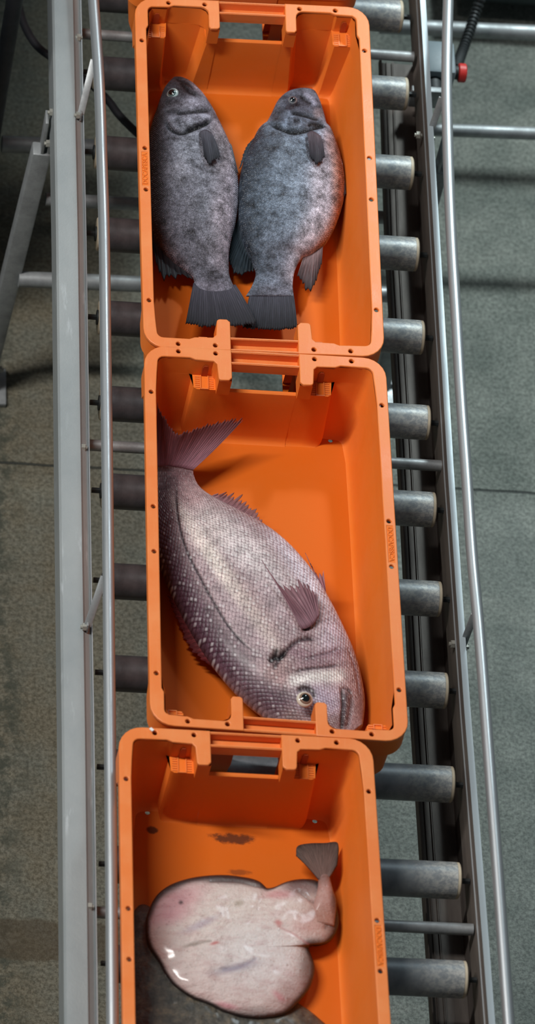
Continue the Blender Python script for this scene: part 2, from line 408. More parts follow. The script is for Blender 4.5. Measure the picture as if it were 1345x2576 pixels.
lower_tube('lower round grey tube running off to the right below the stop button', (0.365, 1.548, 0.30), (1.5, 1.59, 0.30), 0.0135)
P = [at(x, y, 0.55) for x, y in ((36, -60), (45, 0), (60, 60), (90, 112), (130, 145), (200, 190), (265, 245), (300, 290), (345, 335), (420, 400))]
b = MB(); b.tube(resample(P, 60), 0.008, 14); tag(b.done('hose', M['hose'], None, smooth=60), 'dark curved hose passing under the left beam near the top', 'hose')
# corrugated conduit
P = resample([at(1210, -10, 0.42), at(1196, 30, 0.40), at(1180, 80, 0.40), at(1160, 135, 0.42), at(1148, 170, 0.5)], 110)
b = MB(); b.tube(P, 0.008, 14, radii=[0.0115 if k % 4 > 1 else 0.0075 for k in range(110)])
tag(b.done('corrugated_conduit', M['dark'], None, smooth=30), 'black corrugated cable conduit hanging behind the stop switch', 'conduit')
# added unseen box shading the upper left floor, then the top right cabinet
t = empty('light_blocker', (-1.1, 1.9, 0.0)); tag(t, 'tall dark box added left of the conveyor, out of view, to shade the floor', 'light blocker')
b = MB(); b.box(-1.6, -0.60, 1.17, 3.4, 0.02, 1.15); b.done('blocker_body', M['teal'], t, bevel=0.01)
b = MB(); b.box(-1.55, -0.63, 1.2, 3.35, 0.0, 0.025); b.done('blocker_plinth', M['dark'], t)
for k in range(3):
    b = MB(); b.box(-0.602, -0.592, 1.24+k*0.72, 1.90+k*0.72, 0.12, 1.05); d_ = b.done('blocker_door', M['grbox'], t, bevel=0.004)
    b = MB(); b.tube([(-0.585, 1.32+k*0.72, 0.55), (-0.575, 1.32+k*0.72, 0.56), (-0.575, 1.32+k*0.72, 0.70), (-0.585, 1.32+k*0.72, 0.71)], 0.007, 10); b.done('handle', M['steel'], d_)
for k in range(6):
    b = MB(); b.box(-1.35, -0.85, 1.158, 1.170, 0.70+k*0.05, 0.72+k*0.05); b.done('blocker_slat', M['grbox'], t, bevel=0.002)
t = empty('machine_cabinet', (0.9, 2.1, 0.0)); tag(t, 'dark teal machine cabinet cut off by the top right corner', 'cabinet')
P = at(1150, 8, 0.11)
b = MB(); b.box(P[0]-0.01, 1.7, P[1]+0.035, P[1]+0.3, 0.08, 0.11); b.done('body', M['teal'], t, bevel=0.004)
for xx in (0.47, 1.45):
    b = MB(); b.box(xx+0.2, xx+0.23, P[1]+0.2, P[1]+0.23, 0, 0.085); b.done('leg', M['teal'], t)
# stop switch
t = empty('stop_switch', (0.385, 1.40, 0.62)); tag(t, 'grey stop switch box with red button outside the right beam', 'switch')
b = MB(); b.box(0.362, 0.424, 1.362, 1.445, 0.635, 0.70); b.done('switch_box', M['grbox'], t, bevel=0.008)
b = MB(); b.tube([(0.424, 1.392, 0.667), (0.434, 1.392, 0.667)], 0.014, 24); b.done('button_collar', M['dark'], t)
b = MB(); b.tube([(0.433, 1.392, 0.667), (0.435, 1.392, 0.667), (0.447, 1.392, 0.667), (0.449, 1.392, 0.667)], 0.019, 32, radii=[0.016, 0.019, 0.019, 0.017]); b.done('red_button', M['red'], t)
b = MB(); b.tube([(0.383, 1.362, 0.667), (0.383, 1.335, 0.667)], 0.019, 24); b.done('cable_gland', M['dark'], t)
b = MB(); b.box(0.334, 0.405, 1.318, 1.332, 0.64, 0.69); b.done('mounting_plate', M['galv'], t, bevel=0.002)

# ------------------------------------------------------------------ crates
def arc(cx, cy, r, a0, a1, n=6):
    return [(cx+r*math.cos(math.radians(a0+(a1-a0)*k/n)), cy+r*math.sin(math.radians(a0+(a1-a0)*k/n))) for k in range(n+1)]
def plan_outer(hx, hy, r):
    return arc(hx-r, hy-r, r, 90, 0)+arc(hx-r, -hy+r, r, 0, -90)+arc(-hx+r, -hy+r, r, -90, -180)+arc(-hx+r, hy-r, r, 180, 90)
def crate(name, label, Q, flip, z0=ZC, detail=True, floor_mat=None):
    """Q: far-left, far-right, near-right, near-left rim corners; local units millimetres; end A is +y"""
    Q = [np.array(q[:2]) for q in Q]
    cx, cy = sum(Q)/4
    T = empty(name, (cx, cy, z0))
    def W(x, y, z):
        if flip: x, y = -x, -y
        s, u = (x+225)/450, (y+400)/800
        p = (1-u)*((1-s)*Q[3]+s*Q[2])+u*((1-s)*Q[0]+s*Q[1])
        return (p[0]-cx, p[1]-cy, z/1000.0)
    HZ = 190
    def from_curve(nm, splines, zt, thick, bevel, mat, parent=T, off=(0, 0, 0)):
        cu = bpy.data.curves.new(nm, 'CURVE'); cu.dimensions = '2D'; cu.fill_mode = 'BOTH'
        cu.extrude = max(thick/2-bevel, 0.01); cu.bevel_depth = bevel; cu.bevel_resolution = 2
        cu.offset = -bevel
        for sp in splines:
            s_ = cu.splines.new('POLY'); s_.points.add(len(sp)-1); s_.use_cyclic_u = True
            for p, q in zip(s_.points, sp): p.co = (q[0], q[1], 0, 1)
        tmp = bpy.data.objects.new('tmp', cu); COL.objects.link(tmp)
        dg = bpy.context.evaluated_depsgraph_get(); me = bpy.data.meshes.new_from_object(tmp.evaluated_get(dg))
        bpy.data.objects.remove(tmp); bpy.data.curves.remove(cu)
        for v in me.vertices:
            v.co = W(v.co.x, v.co.y, zt-thick/2+v.co.z)
        me.materials.clear()
        return link(nm, me, mat, parent, 50)
    def circ(x, y, r, n=14): return [(x+r*math.cos(2*math.pi*k/n), y+r*math.sin(2*math.pi*k/n)) for k in range(n)]
    # --- rim flange with posts, notches and drain holes (left / right halves joined by the handle bars)
    outer = plan_outer(225, 401, 42)
    def half(sgn):
        """outline of the flange, one side of the handle gap, x>0 version"""
        pts = [(63, 401)] + arc(183, 359, 42, 90, 0) + arc(183, -359, 42, 0, -90) + [(63, -401)]
        # near end B: post, rim inner edge, corner notch
        pts += [(63, -339)] + arc(69, -339, 6, 180, 90, 3)[1:] + [(80, -333), (84, -338), (84, -368)] + arc(98, -370, 14, 180, 270, 4)[1:]
        pts += [(150, -384), (160, -380), (192, -379)] + arc(190, -369, 10, -90, 0, 4)[1:] + [(200, -334), (204, -326), (204, -312), (204, 300)]
        # far end A: rim inner edge, corner, pad notch, post
        pts += [(202, 340)] + arc(188, 366, 12, 0, 90, 4) + [(140, 379), (130, 375), (96, 374), (90, 368), (88, 339)] + arc(82, 339, 6, 0, -90, 3)[1:] + [(69, 333), (63, 339)]
        hl = [circ(213, yy, 4.2) for yy in (298, 50, -45, -297)] + [circ(xx, 391, 4.2) for xx in (92, 161)] + [circ(xx, -390, 4.2) for xx in (91, 160)]
        if sgn > 0 and detail:   # recess that carries the raised lettering
            hl.append([(208.2, 40.5), (219.4, 40.5), (219.4, -36), (208.2, -36)])
        sp = [pts]+hl
        return [[(sgn*a, b_) for a, b_ in s_] for s_ in sp]
    for s in (1, -1):
        from_curve('rim', half(s), HZ, 7, 1.6, M['rim'])
    if detail:
        from_curve('name_panel', [[(206, 43), (221, 43), (221, -39), (206, -39)]], HZ-1.3, 2, 0.2, M['tub'])
        fc = bpy.data.curves.new('lettering', 'FONT'); fc.body = 'DOCAPESCA'; fc.size = 12.5; fc.extrude = 0.7; fc.offset = 0.12
        fc.align_x = 'CENTER'; fc.align_y = 'CENTER'
        tmp = bpy.data.objects.new('tmp', fc); COL.objects.link(tmp)
        dg = bpy.context.evaluated_depsgraph_get(); me = bpy.data.meshes.new_from_object(tmp.evaluated_get(dg))
        bpy.data.objects.remove(tmp); bpy.data.curves.remove(fc)
        xs = [v.co.x for v in me.vertices]; kx = 71/(max(xs)-min(xs))
        for v in me.vertices:
            a, b_ = v.co.x*kx, v.co.y
            v.co = W(213.8+b_, 2.2-a, HZ-0.6+v.co.z)
        me.materials.clear()
        link('raised_lettering', me, M['tub'], T, 30)
    # --- handle bars across the gap at both ends (two ridges joined by a web)
    for s in (1, -1):
        bm = bmesh.new()
        for (ya, yb, za, zb) in ((396, 400.5, 164, 189), (371, 375.5, 163, 189), (371, 400, 167, 170)):
            V = [bm.verts.new(W(x, s*y, z)) for x in (-65, 65) for y in (ya, yb) for z in (za, zb)]
            for f in ((0, 1, 3, 2), (4, 6, 7, 5), (0, 4, 5, 1), (2, 3, 7, 6), (0, 2, 6, 4), (1, 5, 7, 3)):
                bm.faces.new([V[i] for i in f])
        bmesh.ops.recalc_face_normals(bm, faces=bm.faces)
        bmesh.ops.bevel(bm, geom=[e for e in bm.edges if e.calc_face_angle(0) > 1], offset=0.0013, segments=2, affect='EDGES')
        me = bpy.data.meshes.new('handle'); bm.to_mesh(me); bm.free(); link('handle', me, M['rim'], T, 50)
    # --- tub: inside surface lofted between plan outlines
    LED = 145
    up = lambda z: None
    def upper(z):
        k = (HZ-z)/45*4.0   # draft
        return ([(63, 398), (63, 334), (87, 334), (88, 366), (96, 374), (129, 374), (136, 378-k*.5), (180-k, 379-k)] + arc(186-k, 364-k, 14, 80, 0, 5)
                + [(204-k, 300), (205-k, 150), (205-k, 0), (205-k, -150), (204-k, -300)]
                + [(198-k, -334), (198-k, -366), (192-k, -377), (163, -377), (159, -382+k*.5), (150, -383+k), (120, -383+k), (98, -382+k), (88, -376+k), (84, -366), (84, -334), (63, -334), (63, -398)])
    def lower(z, top=False):
        f = (LED-z)/145.0; k = 4+f*18; e = f*6
        a = 128+f*5; b2 = 84+f*15; c2 = 161-f*9
        return ([(63, 343-e), (63, 343-e), (87, 343-e), (95, 343-e), (a-6, 343-e), (a, 347-e), (a+2, 380-k), (180-k, 379-k)] + arc(186-k, 364-k, 14, 80, 0, 5)
                + [(204-k, 300), (205-k, 150), (205-k, 0), (205-k, -150), (204-k, -300)]
                + [(203-k, -334+e), (200-k, -341+e), (190-k, -342+e), (c2+3, -342+e), (c2, -346+e), (c2-2, -384+k), (130, -383+k), (b2+8, -382+k), (b2+2, -376+k), (b2, -346+e), (b2-4, -342+e), (63, -342+e), (63, -342+e)])
    V = []; Fc = []
    levels = [upper(z) for z in (186, 170, 158, 147)] + [upper(LED)] + [lower(z) for z in (LED, 138, 120, 95, 70, 45, 22)]
    zs = [186, 170, 158, 147, LED, LED, 138, 120, 95, 70, 45, 22]
    # rounded junction with the floor
    for z, ins in ((12, 2.0), (6.5, 5), (4.6, 9)):
        L = [(x-ins*(1 if x > 64 else 0)*(0.8), y-math.copysign(ins*0.8, y)*(abs(y) > 320)) for x, y in lower(z)]
        levels.append(L); zs.append(z)
    n = len(levels[0])
    for s in (1, -1):
        base = len(V)
        for L, z in zip(levels, zs):
            for x, y in L: V.append(W(s*x, y, z))
        for i in range(len(levels)-1):
            for k_ in range(n-1):
                Fc.append((base+i*n+k_, base+i*n+k_+1, base+(i+1)*n+k_+1, base+(i+1)*n+k_))
    # middle panels between the posts, with a rounded top lip and a back
    for s in (1, -1):
        prof = [(352, 84), (352, 136), (351, 141.5), (349, 143.5), (346, 143), (343.3, 141), (342.6, 135), (341, 100), (339, 50), (337.4, 22), (335.6, 12), (332, 6.5), (328, 4.6)]
        if (s < 0) != flip: prof = [p_ for p_ in prof if p_[1] > 75]+[(340.2, 75)]
        base = len(V)
        for x in (-90, 90):
            for y, z in prof: V.append(W(x*(0.70 if z > 4 else 0.7), s*y, z))
        m_ = len(prof)
        for k_ in range(m_-1): Fc.append((base+k_, base+k_+1, base+m_+k_+1, base+m_+k_))
    me = mesh_np('tub', V, Fc)
    bm = bmesh.new(); bm.from_mesh(me); bmesh.ops.remove_doubles(bm, verts=bm.verts, dist=0.00005)
    bmesh.ops.recalc_face_normals(bm, faces=bm.faces); bm.to_mesh(me); bm.free()
    link('tub_wall', me, M['tub'], T, 40)
    # --- slot pads: ribs and grooves
    pads = [(108, 358, 1, 0), (-108, 358, 1, 0), (180, -357, -1, 1), (-180, -357, -1, 1)]
    for (xc, yc, e_, kind) in pads:
        V = []; Fc = []
        def bx(x0, x1, y0, y1, za, zb):
            b0 = len(V)
            for x in (x0, x1):
                for y in (y0, y1):
                    for z in (za, zb): V.append(W(x, y, z))
            for f in ((0, 1, 3, 2), (4, 6, 7, 5), (0, 4, 5, 1), (2, 3, 7, 6), (0, 2, 6, 4), (1, 5, 7, 3)): Fc.append(tuple(b0+i for i in f))
        for q in range(6):
            y = yc-12+q*4.6
            bx(xc-17, xc-9, y, y+1.8, LED-0.5, LED+1.6); bx(xc+9, xc+17, y, y+1.8, LED-0.5, LED+1.6)
        # raised frame round the slot
        bx(xc-8, xc-6.2, yc-13, yc+14, LED-0.5, LED+2.2); bx(xc+6.2, xc+8, yc-13, yc+14, LED-0.5, LED+2.2)
        bx(xc-8, xc+8, yc-14.5*e_-0.9, yc-14.5*e_+0.9, LED-0.5, LED+2.2)
        me = mesh_np('grip_ribs', V, Fc); link('grip_ribs', me, M['rim'], T, 30)
    # slot plates: proud of the wall, recess shade painted in as a darker red
    for (xc, yc, e_, kind) in pads:
        yw = 373*e_ if kind == 0 else -375.5
        b0 = []
        prof = [(xc-5.5, LED+1), (xc-5.5, LED+24), (xc-3, LED+30), (xc+3, LED+30), (xc+5.5, LED+24), (xc+5.5, LED+1)]
        V = [W(a, yw-e_*1.2, z) for a, z in prof]+[W(a, yw-e_*0.2, z) for a, z in prof]
        Fc = [(0, 1, 2, 3, 4, 5)]+[(i, (i+1) % 6, 6+(i+1) % 6, 6+i) for i in range(6)]
        link('slot_shade', mesh_np('slot_shade', V, Fc), M['slot_shade'], T)
    # --- floor plate with drain holes
    fl = plan_outer(189, 364, 14)
    fl = fl[:14]+[(64, -364), (64, -(342 if flip else 296)), (-64, -(342 if flip else 296)), (-64, -364)]+fl[14:]+[(-64, 364), (-64, 296 if flip else 342), (64, 296 if flip else 342), (64, 364)]
    holes = [circ(x, y, 4.5) for x, y in ((150, 349), (-150, 349), (126, -349), (-126, -349))]
    from_curve('crate_floor', [fl]+holes, 5.0, 4, 0.3, floor_mat or M['tubfloor'])
    # --- outer shell: skirt below the rim, deeper at the corners, and tapered hull
    ou = []
    hx, hy = 224, 400
    for (cx_, cy_, a0) in ((hx-42, hy-42, 90), (hx-42, -hy+42, 0), (-hx+42, -hy+42, -90), (-hx+42, hy-42, -180)):
        ou += [(px_, py_, 1) for px_, py_ in arc(cx_, cy_, 42, a0, a0-90, 8)]
    full = []
    def addside(p, q, mids):
        for (f, d) in mids: full.append((p[0]+(q[0]-p[0])*f, p[1]+(q[1]-p[1])*f, d))
    full = []
    N = len(ou)
    for i in range(N):
        full.append((ou[i][0], ou[i][1], 48))
        if i % 9 == 8:
            p, q = ou[i], ou[(i+1) % N]; L_ = math.hypot(q[0]-p[0], q[1]-p[1])
            for dd, dp in ((42, 46), (54, 22), (L_-54, 22), (L_-42, 46)):
                full.append((p[0]+(q[0]-p[0])*dd/L_, p[1]+(q[1]-p[1])*dd/L_, dp))
    V = []; Fc = []; n = len(full)
    for (x, y, d) in full: V.append(W(x, y, HZ-4))
    for (x, y, d) in full: V.append(W(x*1.002, y*1.002, HZ-d))
    for (x, y, d) in full: V.append(W(x*0.985, y*0.992, HZ-d))
    for i in range(n):
        j = (i+1) % n
        a, b_ = full[i], full[j]
        if abs(a[0]) < 175 and abs(b_[0]) < 175 and abs(a[1]) > 390 and abs(a[0]-b_[0]) > 150:
            # leave the handle gap open: only two short skirts
            for sx in (1, -1):
                yv = a[1]; b0 = len(V)
                for xx in (sx*66, math.copysign(max(abs(a[0]), 66), sx)):
                    V.append(W(xx, yv, HZ-4)); V.append(W(xx, yv, HZ-22))
                Fc.append((b0, b0+1, b0+3, b0+2))
            continue
        Fc.append((i, j, n+j, n+i)); Fc.append((n+i, n+j, 2*n+j, 2*n+i))
    def ring(hx, hy, r): return plan_outer(hx, hy, r)
    b0 = len(V); R1, R2, R3 = ring(210, 388, 28), ring(206, 384, 26), ring(190, 366, 20); m_ = len(R1)
    for R_, z in ((R1, HZ-6), (R2, 55), (R2, 55), (R3, 0)):
        for x, y in R_: V.append(W(x, y, z))
    for lv in (0, 2):
        for i in range(m_):
            j = (i+1) % m_; A_, B_ = R1[i], R1[j]
            RA, RB = (R1, R2) if lv == 0 else (R2, R3)
            if abs(A_[1]) > 380 and abs(A_[0]-B_[0]) > 150:
                for sx in (1, -1):
                    bb = len(V); yv = math.copysign(1, A_[1]); xe = math.copysign(max(abs(A_[0]), 66), sx)
                    ya, yb, za, zb = (388, 384, HZ-6, 55) if lv == 0 else (384, 366, 55, 0)
                    V += [W(sx*66, yv*ya, za), W(xe, yv*ya, za), W(xe, yv*yb, zb), W(sx*66, yv*yb, zb)]
                    Fc.append((bb, bb+1, bb+2, bb+3))
                continue
            Fc.append((b0+lv*m_+i, b0+lv*m_+j, b0+(lv+1)*m_+j, b0+(lv+1)*m_+i))
    me = mesh_np('outer_shell', V, Fc); bm = bmesh.new(); bm.from_mesh(me)
    bmesh.ops.remove_doubles(bm, verts=bm.verts, dist=0.00005)
    bmesh.ops.recalc_face_normals(bm, faces=bm.faces); bm.to_mesh(me); bm.free()
    link('outer_shell', me, M['tub'], T, 35)
    tag(T, label, 'crate', 'orange fish crates on the rollers')
    return T
glossy0 = lambda n, c: NT(n).set(Base_Color=c, Roughness=0.4)
tt = NT('slot_shade_red'); M['slot_shade'] = tt.set(Base_Color=(0.42, 0.06, 0.01), Roughness=0.6)
ZR = ZC+0.19
def quad(pts): return [at(x, y, ZR) for x, y in pts]
Q1 = quad([(338, -8), (927, 20), (968, 897), (362, 871)])
Q2 = quad([(362, 868), (969, 903), (1029, 1866), (378, 1820)])
q = [at(x, y, ZR)[:2] for x, y in [(298, 1827), (936, 1861), (983, 2573), (308, 2488)]]
dr = (q[2]-q[1])/np.linalg.norm(q[2]-q[1]); dl = (q[3]-q[0])/np.linalg.norm(q[3]-q[0])
Q3 = [q[0], q[1], q[1]+dr*0.822, q[0]+dl*0.822]
c3 = sum(Q3)/4
SPOTS = [(-0.096-c3[0], -0.498-c3[1], 0.052, 0.014, 0.85), (-0.255-c3[0]+0.02, -0.488-c3[1], 0.013, 0.009, 0.85), (-0.085-c3[0], -0.600-c3[1]+0.035, 0.028, 0.008, 0.5), (-0.098-c3[0]+0.012, -0.455-c3[1], 0.008, 0.006, 0.9)]
q0l, q0r = at(322, -22, ZR)[:2], at(908, -2, ZR)[:2]
Q0 = [q0l+np.array([0, 0.82]), q0r+np.array([0.0, 0.82]), q0r, q0l]
crate('fish_crate', 'orange plastic fish crate at the top holding two dark grey fish', Q1, True)
crate('fish_crate', 'orange plastic fish crate in the middle holding one large pink fish', Q2, False)
crate('fish_crate', 'orange plastic fish crate at the bottom holding the pale belly-up ray', Q3, False, floor_mat=dirty_floor('orange_plastic_smudged_floor', SPOTS))
crate('fish_crate', 'orange crate edge cut off by the top of the photo', Q0, False)

b = MB(); P = Vector(at(382, 1836, ZR+0.002)); b.prism(P-Vector((0.003, -0.003, 0)), P+Vector((0.002, -0.003, 0.0015)), 0.005, 0.0025, (0, 0, 1))
tag(b.done('plastic_scrap', glossy0('white_scrap', (0.75, 0.75, 0.75)), None, bevel=0.0005), 'tiny white scrap caught in a rim hole at the corner of the bottom crate', 'scrap')
# ------------------------------------------------------------------ fish
ZF = ZC+0.0055
def blob_color(PX, base, blobs):
    C = np.tile(np.array(base, float), (len(PX), 1))
    for (x, y, rx, ry, ang, colr, st) in blobs:
        c, s = math.cos(math.radians(ang)), math.sin(math.radians(ang))
        dx, dy = PX[:, 0]-x, PX[:, 1]-y
        u, v = (dx*c+dy*s)/rx, (-dx*s+dy*c)/ry
        wgt = (np.exp(-(u*u+v*v)**1.5)*st)[:, None]
        C = C*(1-wgt)+np.array(colr)*wgt
    return C
def seg_dist(PX, line):
    L = resample(line, 60); d = np.full(len(PX), 1e9); s = np.zeros(len(PX))
    for i in range(len(L)-1):
        a, b_ = L[i], L[i+1]; ab = b_-a; q_ = PX-a
        t_ = np.clip((q_@ab)/max(ab@ab, 1e-9), 0, 1); dd = np.linalg.norm(q_-t_[:, None]*ab, axis=1)
        m_ = dd < d; d[m_] = dd[m_]; s[m_] = (i+t_[m_])/(len(L)-1)
    return d, s
def set_color(me, C):
    at_ = me.color_attributes.new('pigment_and_shade', 'FLOAT_COLOR', 'POINT')
    at_.data.foreach_set('color', np.c_[C, np.ones(len(C))].astype(np.float32).ravel())
def set_uv(me, UV):
    uv = me.uv_layers.new(name='UVMap'); li = np.empty(len(me.loops), np.int32); me.loops.foreach_get('vertex_index', li)
    uv.data.foreach_set('uv', np.asarray(UV)[li].astype(np.float32).ravel())
def fish_body(name, Lp, Rp, zmid, hfun, parent, mat, base, blobs, grooves, nu=260, nv=128, wscale=1.0):
    """Lp, Rp: silhouette in the photo, head first; body is a closed lofted surface"""
    Lq, Rq = resample(Lp, nu), resample(Rp, nu)
    V = []; UV = []
    for i in range(nu):
        u = i/(nu-1); A_, B_ = at(*Lq[i], zmid), at(*Rq[i], zmid)
        Mi, H = (A_+B_)/2, (B_-A_)/2; wd = np.linalg.norm(H)
        ht, hb = hfun(u, wd)
        for k in range(nv):
            ph = 2*math.pi*k/nv; c, s = math.cos(ph), math.sin(ph)
            cc = math.copysign(abs(c)**0.9, c)
            z = zmid+(ht*abs(s)**0.92 if s > 0 else -hb*abs(s)**0.8)
            p = Mi+H*cc; V.append((p[0], p[1], max(z, ZF+0.0005))); UV.append((u, 0.5+0.5*cc))
    V = np.array(V); PX = px(V); C = blob_color(PX, base, blobs)
    for (line, wpx, depth, colr, st) in grooves:
        d, s = seg_dist(PX, line); g = np.exp(-(d/wpx)**2)
        if wpx < 12: g = g*np.clip(np.sin(np.clip(s, 0.02, 0.98)*math.pi)*2.5, 0, 1)
        top = np.clip((V[:, 2]-zmid)/0.01, 0, 1)
        V[:, 2] -= g*depth*top
        C = C*(1-(g*st)[:, None])+np.array(colr)*(g*st)[:, None]  # tints bands; along creases, membrane colour with crease shade painted in
    o = np.array(parent.location)
    Fc = [(i*nv+k, i*nv+(k+1) % nv, (i+1)*nv+(k+1) % nv, (i+1)*nv+k) for i in range(nu-1) for k in range(nv)]
    Fc.append(tuple(range(nv))[::-1]); Fc.append(tuple(range((nu-1)*nv, nu*nv)))
    me = mesh_np(name, V-o, Fc); set_color(me, C); set_uv(me, UV)
    bm = bmesh.new(); bm.from_mesh(me); bmesh.ops.recalc_face_normals(bm, faces=bm.faces); bm.to_mesh(me); bm.free()
    return link(name, me, mat, parent, 180)
def fin(name, base, tip, zb, zt, rays, parent, mat, colb, colt, ragged=0.12, stripe=0.34, thick=0.0010, corr=0.0009, seed=1, steps=12, profile=None):
    rnd = random.Random(seed); nr = rays*4+1
    Bq, Tq = resample(base, nr), resample(tip, nr)
    V = []; C = []; UV = []
    rl = [1-rnd.random()*ragged for _ in range(rays+2)]; rw = [rnd.random()*2 for _ in range(rays+2)]
    for i in range(nr):
        r = i/(nr-1); zb_ = zb(r) if callable(zb) else zb; zt_ = zt(r) if callable(zt) else zt
        f = i/4; ray = int(round(f)); mem = abs(f-ray)*2   # 0 on a ray, 1 between rays
        ln = rl[min(ray, rays)]*(1-mem*ragged*0.8)
        A_, B_ = at(*Bq[i], zb_), at(*Tq[i], zt_)
        for k in range(steps+1):
            s = k/steps*ln; p = A_*(1-s)+B_*s
            arch = math.sin(min(s, 1)*math.pi)*(profile or 0)
            V.append((p[0], p[1], p[2]+arch+corr*(0.5-mem)*min(1, s*3))); UV.append((r*rays, s))
            cc = np.array(colb)*(1-s)+np.array(colt)*s
            C.append(cc*(1-stripe/2+stripe*(1-mem)*(0.3+0.8*rw[min(ray, rays)])))
    n = steps+1
    Fc = [(i*n+k, (i+1)*n+k, (i+1)*n+k+1, i*n+k+1) for i in range(nr-1) for k in range(steps)]
    o = world_of(parent)
    me = mesh_np(name, np.array(V)-np.array(o), Fc); set_color(me, np.array(C)); set_uv(me, UV)
    ob = link(name, me, mat, parent, 60)
    sm = ob.modifiers.new('thickness', 'SOLIDIFY'); sm.thickness = thick; sm.offset = 0
    return ob
def eye(parent, x, y, z, r, ring, iris, ang=(0, 0), squash=0.55):
    c = Vector(at(x, y, z)); out = []
    def dome(nm, rad, h, zo, m, par):
        b = bmesh.new(); bmesh.ops.create_uvsphere(b, u_segments=32, v_segments=16, radius=1)
        for v in b.verts: v.co = Vector((v.co.x*rad, v.co.y*rad, v.co.z*h))
        R = Matrix.Rotation(math.radians(ang[0]), 3, 'X') @ Matrix.Rotation(math.radians(ang[1]), 3, 'Y')
        off = Vector(world_of(par))
        for v in b.verts: v.co = R @ (v.co+Vector((0, 0, zo)))+c-off
        me = bpy.data.meshes.new(nm); b.to_mesh(me); b.free()
        return link(nm, me, m, par, 180)
    e = dome('eye', r, r*squash, 0, ring, parent)
    dome('iris', r*0.74, r*0.30, r*squash*0.62, iris, e)
    dome('pupil', r*0.60, r*0.30, r*squash*0.74, M['pupil'], e)
    return e
def skin_mat(name, lat=(70, 34), scale_amt=0.4, rough=(0.28, 0.5), noise_amt=0.5, bump=0.35, glint=0.3, edge=(0.3, 0.2, 0.22), coat=0.25, spec=0.6, sheen=0.0, uvrot=0.0):
    t = NT(name); a = t.n('ShaderNodeAttribute', attribute_name='pigment_and_shade').outputs[0]
    uv = t.n('ShaderNodeTexCoord').outputs['UV']; s = t.n('ShaderNodeSeparateXYZ', {0: uv})
    U = t.math('MULTIPLY', s.outputs[0], lat[0]); Vv = t.math('MULTIPLY', s.outputs[1], lat[1])
    d1 = t.math('ADD', U, Vv); d2 = t.math('SUBTRACT', U, Vv)
    v3 = t.n('ShaderNodeCombineXYZ', {0: d1, 1: d2}).outputs[0]
    vo = t.n('ShaderNodeTexVoronoi', {'Vector': v3, 'Scale': 1.0, 'Randomness': 0.25}, feature='F1', distance='MINKOWSKI')
    vo.inputs['Exponent'].default_value = 2.6
    dist = vo.outputs['Distance']; cell = vo.outputs['Color']
    cs = t.n('ShaderNodeSeparateXYZ', {0: cell}).outputs[0]
    n1 = t.noise(t.co(), 38, 8, 0.75); n2 = t.noise(t.co(), 380, 3, 0.7)
    k = t.rampv(n1, 0.34, 0.66, 1-noise_amt, 1+noise_amt*0.75)
    n3 = t.noise(t.co(), 120, 6, 0.75)
    k2 = t.math('MULTIPLY', t.rampv(n2, 0.36, 0.64, 1-noise_amt*0.5, 1+noise_amt*0.55), t.rampv(n3, 0.34, 0.66, 1-noise_amt*0.55, 1+noise_amt*0.45))
    k = t.math('MULTIPLY', k, k2)
    c = t.mix(1.0, a, t.n('ShaderNodeCombineColor', {0: k, 1: k, 2: k}).outputs[0], 'MULTIPLY')
    c = t.mix(t.math('MULTIPLY', t.rampv(dist, 0.40, 0.62), scale_amt), c, t.mix(1.0, c, edge, 'MULTIPLY'))
    c = t.mix(t.rampv(n3, 0.62, 0.72, 0, noise_amt*0.4), c, (0.42, 0.44, 0.48))
    g = t.math('MULTIPLY', t.rampv(cs, 0.72, 0.95), t.rampv(dist, 0.45, 0.2))
    c = t.mix(t.math('MULTIPLY', g, glint), c, (0.85, 0.86, 0.88))  # bright glints painted into the colour of random scales
    h = t.math('MULTIPLY_ADD', dist, -1.0, 1.0)
    nb = t.bump(h, bump, 0.0022); nb = t.bump(n2, 0.3, 0.0012, nb); nb = t.bump(n1, 0.35, 0.004, nb)
    return t.set(Base_Color=c, Roughness=t.rampv(n1, 0.3, 0.7, *rough), Normal=nb, Specular_IOR_Level=spec,
                 Coat_Weight=coat, Coat_Roughness=0.18)
def fin_mat(name, rough=0.55, dark=0.55):
    t = NT(name); a = t.n('ShaderNodeAttribute', attribute_name='pigment_and_shade').outputs[0]
    uv = t.n('ShaderNodeTexCoord').outputs['UV']
    mp = t.n('ShaderNodeMapping', {0: uv}); mp.inputs['Scale'].default_value = (3.2, 1.6, 1)
    n1 = t.noise(mp.outputs[0], 1.6, 6, 0.7)
    k = t.rampv(n1, 0.34, 0.66, 1-dark, 1+dark)
    c = t.mix(1.0, a, t.n('ShaderNodeCombineColor', {0: k, 1: k, 2: k}).outputs[0], 'MULTIPLY')
    return t.set(Base_Color=c, Roughness=rough, Normal=t.bump(n1, 0.5, 0.0015), Specular_IOR_Level=0.22, Coat_Weight=0.02, Coat_Roughness=0.2)
def glossy(name, c, r=0.08, **kw): return NT(name).set(Base_Color=c, Roughness=r, Coat_Weight=0.6, Coat_Roughness=0.03, **kw)
M['pupil'] = glossy('wet_black_pupil', (0.004, 0.006, 0.007))
M['iris_pale'] = glossy('pale_blue_iris', (0.10, 0.17, 0.18)); M['ring_pale'] = glossy('pale_eye_ring', (0.42, 0.55, 0.56), 0.2)
M['iris_brown'] = glossy('brown_iris', (0.22, 0.14, 0.10)); M['ring_cream'] = glossy('cream_eye_ring', (0.60, 0.55, 0.46), 0.2)
M['ring_dark'] = glossy('dark_eye_ring', (0.16, 0.18, 0.20), 0.2); M['iris_dark'] = glossy('dark_iris', (0.03, 0.04, 0.05))
M['greyfish'] = skin_mat('grey_fish_skin', (120, 62), 0.5, (0.42, 0.60), 0.80, 0.9, 0.14, (0.40, 0.40, 0.45), 0.0, spec=0.28)
